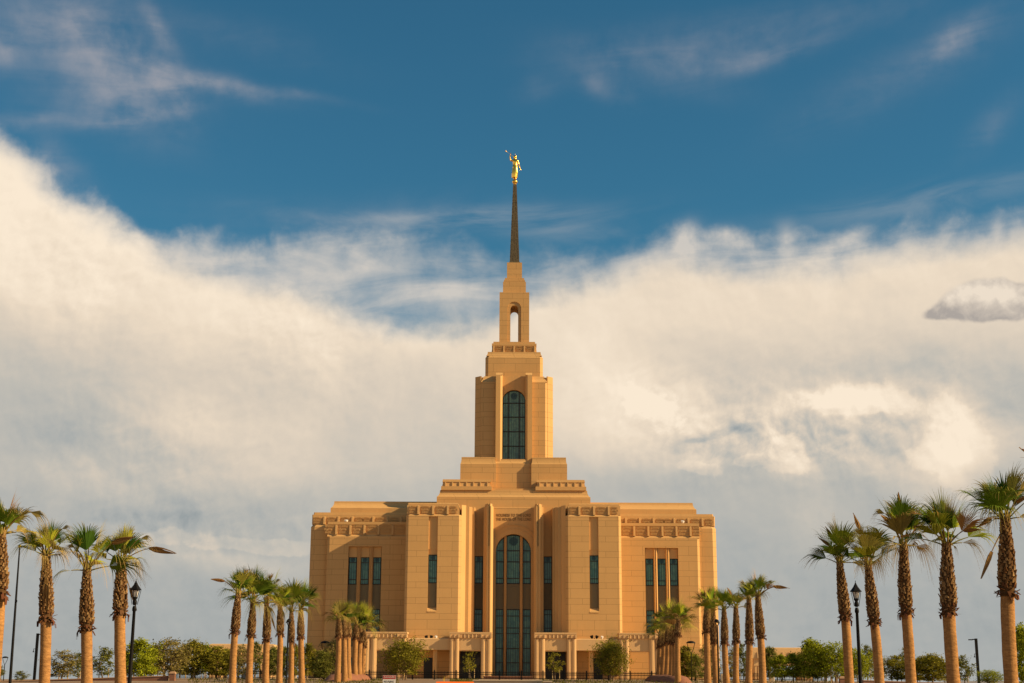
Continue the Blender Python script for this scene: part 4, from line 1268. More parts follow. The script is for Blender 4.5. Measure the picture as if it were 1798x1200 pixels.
    for k in range(hang):
        az = rng.uniform(0, 6.28)
        frond(mb, top - Vector((0, 0, .05)), az, rad(rng.uniform(10, 35)), S * .26, S * .44, rad(70), rng, mixc(GREEN[2], TAN, rng.uniform(.2, .9)), droop=1.1, tipdry=.9, bend=.4, nseg=24)
    # yellowish fibre at the throat
    for k in range(16):
        az = rng.uniform(0, 6.28); o = Vector((math.cos(az), math.sin(az), 0))
        p0 = top + o * r * .5 - Vector((0, 0, rng.uniform(.0, .2)))
        mb.tube([p0, p0 + o * .06 + Vector((0, 0, .3 * S / 1.7))], [.03, .012], 4, col=mixc((0.26, 0.22, 0.06), TAN, rng.random()), cap=False, smooth=False)
    mb.build('crown', M_FROND, T)
    # withered leaves on long stalks: (x, y of the tip in the picture, depth offset)
    for j, dspec in enumerate(dead):
        tx, ty, kind = dspec[0], dspec[1], dspec[2]
        yo = dspec[3] if len(dspec) > 3 else -.25
        mb = MB()
        tip = at(tx, ty, Y + yo)
        p0 = cx(H - .05) if kind != 'hang' else cx(H - .2)
        v = tip - p0; ln = v.length
        sag = Vector((0, 0, 1)) * ln * (.16 if kind == 'spindle' else .05 if kind == 'hang' else .22)
        q = lambda k: p0 + v * k + sag * (4 * k * (1 - k))
        kb = .50 if kind != 'hang' else .55
        mb.tube([q(k / 6 * kb) for k in range(7)], [(.026 - .002 * k) * max(1.0, Y / 62) for k in range(7)], 5, col=mixc((0.26, 0.17, 0.06), BROWN, .3), smooth=False, cap=False)
        o = q(kb); a = (tip - o); fl = a.length; a.normalize()
        cam_dir = Vector((0, 1, 0)); s = a.cross(cam_dir).normalized()
        if kind == 'fan':
            el = math.asin(max(-1, min(1, a.z))); az = math.atan2(a.y, a.x)
            frond(mb, o - a * .05, az, el, .06, fl * 1.05, rad(78), rng, mixc(mixc(BROWN, TAN, rng.uniform(.1, .6)), GREEN[2], rng.uniform(0, .35)), droop=.25, tipdry=.8, nseg=22, bend=.05, face=rng.uniform(-.5, .5), fold=.5)
        elif kind in ('spindle', 'hang'):
            # a closed, dried fan: pleats bunched into a pointed bundle
            m = 9
            for i in range(m):
                ph = (i / (m - 1) - .5)
                pk = math.sin(math.pi * (i + .5) / m)
                sd = (s * ph + cam_dir * (.4 * math.cos(i * 2.1)) * .5)
                c0 = mixc(BROWN, TAN, rng.uniform(0, .6)); lk = rng.uniform(.68, 1.06)
                vs = []
                for tt, ww in ((0, .02), (.25, .9), (.5, 1.0), (.78, .62), (1.0, .12)):
                    off = sd * (ww * (.16 if kind == 'spindle' else .07) * fl)
                    e = o + a * (fl * lk * tt) + off + Vector((0, 0, -.05 * fl * tt * tt * (kind == 'spindle')))
                    hw_ = .030 * (1.1 - tt) + .008
                    vs += [e - s * hw_ + cam_dir * .02 * (i % 2), e + s * hw_ * 1.2 - cam_dir * .02 * (i % 2)]
                mb.add(vs, [(2 * k, 2 * k + 1, 2 * k + 3, 2 * k + 2) for k in range(4)], c0)
        else:
            # a drooping half-dry leaf that sheds threads
            el = math.asin(max(-1, min(1, a.z))); az = math.atan2(a.y, a.x)
            frond(mb, o, az, el, .08, fl * 1.05, rad(46), rng, mixc(GREEN[1], TAN, .65), droop=1.3, tipdry=1.0, nseg=20, bend=.2, face=1.3)
        mb.build('withered_leaf', M_FROND, T)
    return T

LP, RP = 'palms along the left side of the avenue', 'palms along the right side of the avenue'
palm('nearest palm of the left row, its crown cut by the picture edge', -10, 4, 936, 868, 1049, 44.5, 21, 11, [(92, 902, 'droop'), (-40, 905, 'spindle')], LP)
palm('palm of the left row with a dry skirt hanging down its upper trunk', 77, 83, 974, 912, 1093, 48.5, 19.5, 12, [(32, 926, 'droop'), (126, 918, 'droop'), (76, 1068, 'hang', -.45), (83, 1075, 'hang', -.5)], LP, n=15)
palm('palm of the left row with sparse crown and leaf stalks spread both ways', 151, 154.5, 1001, 914, 1109, 53, 20, 13, [(116, 952, 'droop'), (238, 940, 'spindle'), (130, 962, 'droop'), (158, 930, 'fan')], LP, n=11, hang=2)
palm('palm beside the left lantern post, one withered leaf held out to the right', 211, 214, 986, 914, 1082, 57.5, 20, 14, [(308, 970, 'spindle'), (272, 938, 'droop'), (240, 1072, 'hang', -.3)], LP)
palm('tallest palm of the left middle row, at its outer end', 408, 418, 1042, 990, 1113, 81, 12.6, 21, [(370, 1016, 'spindle'), (438, 996, 'fan')], LP)
palm('second palm from the outer end of the left middle row', 438, 442.5, 1060, 992, 1120, 86, 12, 22, [(487, 1083, 'droop'), (422, 1045, 'droop')], LP, n=14)
palm('left middle row palm whose brown leaf hangs beside its trunk', 467, 467.5, 1058, 1002, 1127, 91.5, 11.5, 23, [(484, 1108, 'hang'), (494, 1012, 'droop'), (478, 1004, 'fan')], LP, n=14)
palm('short yellowing palm in the left middle row', 490.5, 492, 1062, 1024, 1116, 97, 10.5, 24, [(514, 1050, 'droop'), (500, 1088, 'droop')], LP, n=13)
palm('left middle row palm with the thinnest trunk', 510.5, 512.5, 1074, 1020, 1129, 102, 9.5, 25, [(530, 1026, 'fan')], LP, n=13)
palm('innermost palm of the left middle row, overlapping the temple corner', 529, 528.5, 1069, 1018, 1121, 107, 10.5, 26, [(563, 1056, 'droop'), (556, 1032, 'fan'), (543, 1075, 'droop')], LP, n=14)
CLP, CRP = 'palms in the left clump before the temple', 'palms in the right clump before the temple'
for (lab, xb, xc, yc, yt, yo, Y, sd, dd) in (
    ('leftmost palm of the left clump, one green leaf held far out to the left', 593, 596, 1087, 1052, 1119, 130, 31, [(562, 1080, 'fan')]),
    ('second palm of the left clump, its pale trunk lit from the right', 604.5, 605, 1090, 1054, 1120, 134, 32, []),
    ('third palm of the left clump, close beside two others', 611.5, 612, 1094, 1054, 1118, 138, 33, []),
    ('fourth palm of the left clump, its dry skirt low and full', 623, 625, 1098, 1053, 1123, 143, 34, [(612, 1112, 'hang')]),
    ('fifth palm of the left clump, its trunk narrow and half hidden', 631, 632, 1104, 1056, 1129, 147, 35, [(648, 1085, 'droop')]),
    ('rightmost palm of the left clump, in front of the portico pier', 637, 639, 1106, 1066, 1137, 151, 36, [(679, 1098, 'droop'), (662, 1085, 'droop')])):
    palm(lab, xb, xc, yc, yt, yo, Y, 9.6, sd, dd, CLP, yb=1180, n=12)
for (lab, xb, xc, yc, yt, yo, Y, sd, dd) in (
    ('leftmost palm of the right clump, lowest crown reaching left', 1158, 1159, 1117, 1082, 1138, 153, 41, [(1128, 1094, 'droop')]),
    ('second palm of the right clump, its trunk mostly in shade', 1164.5, 1166, 1112, 1072, 1135, 149, 42, [(1143, 1075, 'droop')]),
    ('third palm of the right clump, trunk lit down one side', 1171, 1173, 1100, 1056, 1130, 146, 43, [(1152, 1070, 'droop')]),
    ('fourth palm of the right clump, between two leaning trunks', 1178.5, 1180, 1100, 1054, 1131, 142, 44, []),
    ('fifth palm of the right clump, with drooping dull leaves', 1184.5, 1185, 1106, 1056, 1132, 139, 45, [(1212, 1066, 'droop')]),
    ('rightmost palm of the right clump, with the brightest upright crown', 1190, 1191, 1088, 1050, 1117, 135, 46, [(1222, 1072, 'fan'), (1202, 1095, 'droop')])):
    palm(lab, xb, xc, yc, yt, yo, Y, 9.6, sd, dd, CRP, yb=1180, n=12)
palm('innermost palm of the right middle row, overlapping the temple corner', 1242, 1241, 1062, 1022, 1112, 116, 11, 51, [(1231, 1026, 'fan')], RP, n=13)
palm('right middle row palm just left of a tall lamp pole', 1257, 1252, 1071, 1032, 1131, 111, 10, 52, [], RP, n=13)
palm('right middle row palm just right of a tall lamp pole', 1275.5, 1270.5, 1071, 1030, 1131, 106.5, 11, 53, [(1258, 1036, 'fan')], RP, n=13)
palm('right middle row palm with small round crown, between its neighbours', 1293, 1292, 1067, 1036, 1129, 101.5, 10.5, 54, [(1277, 1032, 'spindle'), (1306, 1045, 'droop')], RP, n=12)
palm('right middle row palm with one upright feathery leaf', 1315, 1315, 1053, 1014, 1131, 96, 12, 55, [(1298, 1018, 'fan'), (1304, 1052, 'spindle')], RP, n=13)
palm('tallest palm of the right middle row, a withered leaf held out to the right', 1339, 1332, 1046, 1000, 1122, 91, 13, 56, [(1387, 1032, 'spindle'), (1360, 1018, 'droop')], RP, n=15)
palm('thin right row palm left of the right lantern post, brown leaves held to the left', 1492, 1475, 988, 912, 1090, 67.5, 16.5, 61, [(1437, 943, 'spindle'), (1449, 924, 'spindle'), (1452, 914, 'fan'), (1505, 944, 'droop'), (1484, 950, 'fan')], RP, n=13)
palm('palm just right of the right lantern post, with a dark round green fan', 1544, 1526.5, 992, 916, 1097, 63, 17, 62, [(1497, 897, 'spindle'), (1503, 922, 'fan'), (1570, 940, 'droop'), (1558, 930, 'fan')], RP, n=14)
palm('right row palm with a shaggy, half brown crown and one spike on top', 1598, 1586, 957, 866, 1080, 57.5, 19, 63, [(1577, 864, 'spindle', -.1), (1545, 903, 'spindle', -.6), (1566, 942, 'droop', -.5), (1556, 876, 'fan'), (1612, 920, 'droop'), (1530, 888, 'droop')], RP, n=14, hang=4)
palm('right row palm with full green crown and three bare stalks to its left', 1673, 1661.5, 956, 866, 1080, 52, 23, 64, [(1592, 896, 'fan'), (1604, 922, 'spindle', .2), (1723, 928, 'spindle'), (1638, 888, 'spindle', -.5), (1680, 962, 'droop')], RP, n=18)
palm('nearest palm in full view of the right row, at the right edge', 1776, 1763, 912, 815, 1048, 45.6, 25, 65, [(1716, 924, 'spindle'), (1722, 1018, 'hang', -.5), (1806, 870, 'spindle'), (1728, 926, 'fan', .2)], RP, n=16)
palm('palm beyond the right edge, of which one brown leaf tip shows', 1892, 1872, 880, 775, 1030, 41, 27, 66, [(1788, 782, 'spindle', -.2)], RP, n=13)

# ------------------------------------------------------------------ street lamps, poles
def lantern_post(label, px, ytop, Y):
    p = at(px, ytop, Y); zt = p.z; x = at(px, 1195, Y).x + 0.0
    x = p.x; g = gz(x, Y)
    k = (1058 - ytop) * 0
    T = thing('street_lamp', label, 'lamp post', (x, Y, g), 'lantern posts beside the avenue')
    u = Y / F                                    # one picture pixel in metres
    zl = zt - 41 * u                              # lantern seat
    MB().lathe((x, Y, g - .1), [(.16, 0), (.16, .5), (.11, .6), (.09, .75), (.075, .85), (.062, 2.4), (.052, zl - g - .12), (.075, zl - g - .08), (.075, zl - g + .0), (.05, zl - g + .08)], 14).build('pole', M_BLACK, T)
    MB().lathe((x, Y, zl), [(.05, 0), (.075, .05), (.08, .13), (.05, .2), (.09, .25), (.09, .29)], 12).build('holder', M_BLACK, T)
    z0, z1 = zl + .29, zt - 15 * u
    MB().lathe((x, Y, z0), [(.07, .002), (.115, z1 - z0 - .01)], 6, smooth=False).build('lamp_glass', M_LAMPGLASS, T)
    mb = MB()
    for i in range(6):
        a = 2 * math.pi * i / 6 + .26
        mb.tube([(x + .08 * math.cos(a), Y + .08 * math.sin(a), z0), (x + .14 * math.cos(a), Y + .14 * math.sin(a), z1)], .012, 4)
        mb.tube([(x + .09 * math.cos(a), Y + .09 * math.sin(a), zl + .02), (x + .19 * math.cos(a), Y + .19 * math.sin(a), z1)], .010, 4) if i in (0, 3) else None
    mb.build('cage', M_BLACK, T)
    r = MB().lathe((x, Y, z1), [(.205, 0), (.21, .02), (.17, .06), (.11, .14), (.075, .19), (.055, .24), (.03, .27)], 6, smooth=False).build('roof', M_BLACK, T)
    MB().lathe((x, Y, z1 + .26), [(.025, 0), (.035, .03), (.012, .06), (.012, .13), (.001, zt - z1 - .26)], 8).build('finial', M_BLACK, r)
    return T

lantern_post('black lantern post with glass head beside the last palm of the near left row', 239, 1021, 51)
lantern_post('black lantern post with glass head between two palms of the right row', 1502, 1024, 51)

def dome_lamp(label, px, ytop, Y, tilt=0.0, wpx=16):
    p = at(px, ytop, Y); x, zt = p.x, p.z; g = gz(x, Y); u = Y / F
    T = thing('dome_lamp', label, 'lamp post', (x, Y, g), 'dome headed lamps on the temple grounds')
    zf = zt - 22 * u * (wpx / 16)
    R = wpx / 2 * u
    MB().lathe((x, Y, g - .1), [(.10, 0), (.10, .4), (.065, .5), (.055, zf - g + .1)], 10).build('pole', M_BLACK, T)
    mb = MB()
    for s in (-1, 1):
        mb.tube([(x, Y, zf), (x + s * R * .55, Y, zf + (zt - zf) * .45), (x + s * R * .85, Y, zt - .2)], .035, 6)
    mb.build('arm', M_BLACK, T)
    d = MB()
    dz = tilt * R
    rs = []
    for r_, z_ in ((R, -.22), (R * .98, -.15), (R * .75, -.05), (R * .4, 0), (.02, .015)):
        rs.append([(x + r_ * math.cos(a), Y + r_ * math.sin(a), zt + z_ - tilt * r_ * math.cos(a)) for a in [2 * math.pi * i / 14 for i in range(14)]])
    d.rings(rs, smooth=True)
    d.build('lamp_shade', M_BLACK, T)
dome_lamp('dome lamp on a slim pole right of the right palm clump', 1213, 1126, 152)
dome_lamp('dome lamp half behind the leafy tree left of the left palm clump', 571, 1126, 152)
dome_lamp('tall lamp with tilted dome between two right middle row palms', 1259, 1088, 100, .35, 9)
dome_lamp('tall lamp with tilted dome between two left middle row palms', 507, 1087, 100, -.35, 9)
dome_lamp('small dome lamp at the far left beside the flagpole', 9.5, 1153, 205, 0, 10.5)

def area_light(label, px, ytop, Y, arm):
    p = at(px, ytop, Y); g = gz(p.x, Y) - .6
    T = thing('parking_lamp', label, 'lamp post', (p.x, Y, g), 'square parking lamps beyond the grounds')
    h = p.z
    MB().box(p.x - .16, p.x + .16, Y - .16, Y + .16, g - .3, h).build('pole', M_BLACK, T)
    mb = MB()
    mb.box(p.x + arm * .17, p.x + arm * .5, Y - .06, Y + .06, h - .2, h - .06)
    mb.box(p.x + arm * .5, p.x + arm * 1.0, Y - .2, Y + .2, h - .24, h - .1)
    mb.build('lamp_head', M_BLACK, T)
    MB().tube([(p.x - .17, Y - .1, h - 2.1), (p.x - .36, Y - .1, h - 2.05), (p.x - .38, Y - .1, h - 2.4)], .04, 6).lathe((p.x - .38, Y - .1, h - 2.55), [(.02, 0), (.11, .03), (.11, .12), (.03, .16)], 8).build('camera', M_BLACK, T)
area_light('dark square lamp pole with one flat head, between the two nearest right palms', 1713.5, 1121.5, 200, -1)
area_light('dark square lamp pole close left of the palm with the dry skirt', 66.5, 1112.5, 200, 1)

def flagpole():
    pt, pb = at(34.5, 962, 95), at(18.5, 1190, 95)
    x = pb.x; g = gz(x, 95)
    T = thing('flagpole', 'bare tapering flagpole with a ball on top between the two leftmost palms', 'flagpole', (x, 95, g))
    h = pt.z - g
    xs = lambda z: (x + (pt.x - x) * max(0, z) / h)
    MB().tube([(xs(z), 95, g + z) for z in (-.3, 0, 3, 6, h)], [.10, .10, .085, .068, .045], 12).build('pole', M_BLACK, T)
    MB().lathe((pt.x, 95, pt.z), [(.01, -.02), (.08, .02), (.11, .1), (.08, .18), (.01, .22)], 12).build('ball', M_GOLD, T)
    MB().box(xs(4) - .04, xs(4) + .1, 94.85, 94.93, g + 5.6, g + 5.75).build('cleat', M_BLACK, T)
flagpole()

# ------------------------------------------------------------------ gilded figure on the spire
def build_statue():
    YC = Y0 + 14.5
    foot = zat(324.3, YC)
    u = YC / F * 1.0
    X = lambda x: at(x, 300, YC).x
    cx = CX
    T = thing('gilded_statue', 'gold robed figure blowing a long trumpet on a ball atop the spire', 'statue', (cx, YC, foot))
    rb = .40
    MB().lathe((cx, YC, foot), [(.20, -.02), (.22, .03)] + [(rb * math.sin(math.pi * k / 12), .43 - rb * math.cos(math.pi * k / 12)) for k in range(2, 12)] + [(.08, .83)], 20).build('ball', M_GOLD, T)
    # body as one skin over a skeleton
    s = (zat(272.5, YC) - zat(314, YC)) / 1.80   # scale to the photographed height
    z0 = foot + .80
    P = lambda x, y, z: (x * s, y * s, z * s)
    verts = [P(.0, 0, .95), P(.0, 0, 1.12), P(0, 0, 1.30), P(.0, -.01, 1.46), P(.0, -.02, 1.55), P(.0, -.03, 1.66), P(.0, -.02, 1.76),     # 0-6 pelvis .. head
             P(-.17, 0, 1.43), P(-.33, -.04, 1.42), P(-.37, -.10, 1.68), P(-.34, -.14, 1.83),                                            # 7-10 raised right arm (left in view)
             P(.17, 0, 1.43), P(.26, 0, 1.16), P(.33, -.05, .92), P(.36, -.07, .80),                                                      # 11-14 hanging arm
             P(-.09, 0, .86), P(-.11, .02, .48), P(-.08, .04, .10), P(-.05, -.05, .02),                                                    # 15-18
             P(.09, 0, .86), P(.10, -.04, .48), P(.05, .02, .10), P(.03, -.08, .02),                                                      # 19-22
             P(0, 0, .62), P(0, 0, .30)]                                                                                                  # 23-24 robe
    edges = [(0, 1), (1, 2), (2, 3), (3, 4), (4, 5), (5, 6), (3, 7), (7, 8), (8, 9), (9, 10), (3, 11), (11, 12), (12, 13), (13, 14),
             (0, 15), (15, 16), (16, 17), (17, 18), (0, 19), (19, 20), (20, 21), (21, 22), (0, 23), (23, 24)]
    rr = [.155, .14, .165, .13, .062, .10, .085, .085, .06, .05, .04, .085, .062, .05, .04, .12, .14, .085, .045, .12, .14, .085, .045, .17, .17]
    me = bpy.data.meshes.new('figure'); me.from_pydata(verts, edges, [])
    ob = bpy.data.objects.new('figure', me); COL.objects.link(ob)
    sk = ob.modifiers.new('skin', 'SKIN')
    for d, r in zip(me.skin_vertices[0].data, rr): d.radius = (r * s, r * s * .86)
    me.skin_vertices[0].data[0].use_root = True
    sb = ob.modifiers.new('sub', 'SUBSURF'); sb.levels = 2; sb.render_levels = 2
    bpy.context.view_layer.update()
    m2 = bpy.data.meshes.new_from_object(ob.evaluated_get(bpy.context.evaluated_depsgraph_get()))
    ob.modifiers.clear(); ob.data = m2; m2.name = 'figure'
    m2.materials.clear(); m2.materials.append(M_GOLD)
    for p in m2.polygons: p.use_smooth = True
    ob.parent = T; ob.location = (.02, 0, z0 - foot); ORIGIN[ob.name] = Vector((cx, YC, foot))
    W = lambda x, y, z: Vector((cx + .02, YC, z0)) + Vector(P(x, y, z))
    # robe: folds from chest to ankles
    mb = MB(); n = 28; rs = []
    for z, rx, ry, off in ((1.30, .175, .13, 0), (1.12, .16, .125, 0), (.98, .175, .14, 0), (.75, .20, .16, -.005), (.5, .215, .175, -.02), (.28, .205, .18, -.03), (.14, .19, .175, -.03)):
        ring = []
        for k in range(n):
            a = 2 * math.pi * k / n
            fo = 1 + (.10 * max(0, 1.1 - z)) * math.sin(a * 7 + z * 2) + .03 * math.sin(a * 3)
            ring.append(tuple(W(off + rx * fo * math.cos(a), ry * fo * math.sin(a), z)))
        rs.append(ring)
    mb.rings(rs[::-1], smooth=True)
    mb.build('robe', M_GOLD, T)
    # hair
    MB().lathe(tuple(W(0, -.005, 1.70)), [(.02, -.11 * s), (.10 * s, -.09 * s), (.118 * s, 0), (.105 * s, .07 * s), (.05 * s, .125 * s), (.01, .135 * s)], 14).build('hair', M_GOLD, T)
    # hand about the tube
    mb = MB()
    for k in range(4):
        b = W(-.345 + .012 * k, -.16, 1.83 + .035 * k)
        mb.tube([b, b + Vector((-.04, -.05, .02)), b + Vector((-.01, -.09, .03)), b + Vector((.05, -.08, .02))], [.02, .019, .018, .014], 6)
    mb.tube([W(-.33, -.13, 1.84), W(-.28, -.17, 1.87), W(-.29, -.2, 1.9)], [.022, .02, .015], 6)
    mb.build('hand', M_GOLD, T)
    mb = MB()
    for k in range(4):
        b = W(.352 + .014 * k, -.075, .80)
        mb.tube([b, b + Vector((.012, -.02, -.08 * s)), b + Vector((.0, -.05, -.13 * s))], [.022, .020, .014], 6)
    mb.tube([W(.34, -.08, .82), W(.32, -.13, .76)], [.02, .014], 6)
    mb.build('hand', M_GOLD, T)
    # trumpet: from the lips up to the left
    a = W(-.06, -.12, 1.64); tipx = at(887.5, 265.5, YC - .5)
    b = Vector((tipx.x, YC - .55, tipx.z))
    v = b - a
    MB().tube([a, a + v * .05, a + v * .8, a + v * .88, a + v * .94, b], [.035, .018, .022, .035, .06, .115], 12).build('trumpet', M_GOLD, T)
    MB().tube([W(0, 0, 1.80), W(0, 0, 2.02)], [.012, .003], 5).build('lightning_rod', M_GOLD, T)
build_statue()

# ------------------------------------------------------------------ small leafy trees
def make_tree(seed, leaf, kind):
    """A young tree about 4 m tall; kind sets its habit."""
    rng = random.Random(seed)
    T = thing('young_tree', '', 'tree', (0, 0, 0), 'young trees on the temple grounds')
    h, cw, c0, n, ls = {'oval': (4.2, 1.25, .6, 4200, .125), 'wide': (4.4, 2.1, .8, 7500, .12), 'airy': (4.4, 1.15, .6, 2200, .12),
                        'wisp': (4.0, .9, 1.3, 800, .11), 'dense': (4.3, 1.45, .5, 6000, .13), 'vase': (4.5, 1.5, .6, 3800, .12)}[kind]
    mb = MB()
    nt = 4 if kind == 'wide' else 3 if kind == 'vase' else 1
    tips = []
    for k in range(nt):
        a = 2 * math.pi * k / nt + .5; sp = .0 if nt == 1 else .16
        p = Vector((math.cos(a) * sp, math.sin(a) * sp, -.2)); pts = [p]; d = Vector((math.cos(a) * sp * .5, math.sin(a) * sp * .5, 1))
        for j in range(5):
            d = (d + Vector((rng.uniform(-.14, .14), rng.uniform(-.14, .14), .12))).normalized()
            pts.append(pts[-1] + d * (h * .72 / 5))
        mb.tube(pts, [.07, .06, .05, .04, .028, .014], 7)
        for j in range(2, 6):
            for b in range(3):
                az = rng.uniform(0, 6.28); ln = cw * rng.uniform(.55, .95)
                q = pts[j] + Vector((0, 0, rng.uniform(-.3, .1)))
                e1 = q + Vector((math.cos(az) * ln * .5, math.sin(az) * ln * .5, ln * .42)); e2 = e1 + Vector((math.cos(az) * ln * .35, math.sin(az) * ln * .35, ln * .5))
                mb.tube([q, e1, e2], [.026, .016, .006], 5); tips += [e1, e2]
    mb.build('trunk', M_BARK, T)
    mb = MB()
    # clusters round branch ends and through the crown, with gaps between
    cl = []
    for p in tips: cl.append((p, rng.uniform(.28, .5) * cw / 1.3))
    m = int(n / 55)
    for k in range(m):
        z = rng.uniform(0, 1); prof = math.sin(math.pi * min(1, z * .86 + .12)) ** .7
        a = rng.uniform(0, 6.28); r = cw * prof * rng.uniform(.25, 1.0)
        cl.append((Vector((math.cos(a) * r, math.sin(a) * r, c0 + (h - c0) * z)), rng.uniform(.24, .48) * cw / 1.3))
    for k in range(n):
        c, r = cl[rng.randrange(len(cl))]
        d = Vector((rng.gauss(0, 1), rng.gauss(0, 1), rng.gauss(0, .9)))
        p = c + d * r * .55
        if p.z < c0 * .8: continue
        nrm = Vector((rng.gauss(0, 1), rng.gauss(0, 1), rng.gauss(0, .8) + .5)).normalized()
        t1 = nrm.cross(Vector((rng.gauss(0, 1), rng.gauss(0, 1), rng.gauss(0, 1)))).normalized(); t2 = nrm.cross(t1)
        a, b = ls * rng.uniform(.5, 1.05), ls * rng.uniform(.3, .6)
        mb.add([p - t1 * a, p + t2 * b, p + t1 * a, p - t2 * b], [(0, 1, 2, 3)])
    for k in range(14 if kind in ('airy', 'wisp', 'vase') else 8):        # shoots that break the outline
        a = rng.uniform(0, 6.28); r = cw * rng.uniform(.1, .7); z = h * rng.uniform(.8, .92)
        p = Vector((math.cos(a) * r, math.sin(a) * r, z)); d = Vector((math.cos(a) * .3, math.sin(a) * .3, 1)).normalized()
        for j in range(9):
            q = p + d * (j * .085) + Vector((rng.uniform(-.06, .06), rng.uniform(-.06, .06), 0))
            t1 = Vector((rng.gauss(0, 1), rng.gauss(0, 1), rng.gauss(0, 1))).normalized(); t2 = t1.cross(d).normalized()
            mb.add([q - t1 * ls * .5, q + t2 * ls * .3, q + t1 * ls * .5, q - t2 * ls * .3], [(0, 1, 2, 3)])
    mb.build('crown', leaf, T)
    if kind != 'wide':
        for s in (-1, 1):
            MB().tube([(s * .42, -.15, -.2), (s * .42 + .02, -.15, 1.55)], [.045, .04], 7).build('stake', M_STAKE, T)
    return T

PROTO = {}
for i, (kd, lf) in enumerate((('oval', 0), ('oval', 1), ('dense', 1), ('dense', 0), ('airy', 3), ('airy', 2), ('wisp', 0), ('wide', 0), ('vase', 1), ('oval', 2), ('vase', 3), ('dense', 2))):
    PROTO[(kd, lf)] = (make_tree(100 + i, LEAFS[lf], kd), {'oval': 4.5, 'wide': 4.6, 'airy': 4.7, 'wisp': 4.4, 'dense': 4.5, 'vase': 4.8}[kd], {'oval': 1.5, 'wide': 2.4, 'airy': 1.4, 'wisp': 1.1, 'dense': 1.7, 'vase': 1.75}[kd])
USED = set()
def tree(label, kind, leaf, x, ytop, wpx, Y, rz):
    p = at(x, ytop, Y); g = gz(p.x, Y)
    proto, h, w = PROTO[(kind, leaf)]
    sz = (p.z - g) / h; sx = 1.38 * wpx / 2 * Y / F / w
    if (kind, leaf) in USED:
        r = dup(proto, (p.x, Y, g), label, rz, (sx, sx, sz))
    else:
        USED.add((kind, leaf)); r = proto
        r.location = (p.x, Y, g); r.rotation_euler = (0, 0, rz); r.scale = (sx, sx, sz); r['label'] = label
    return r
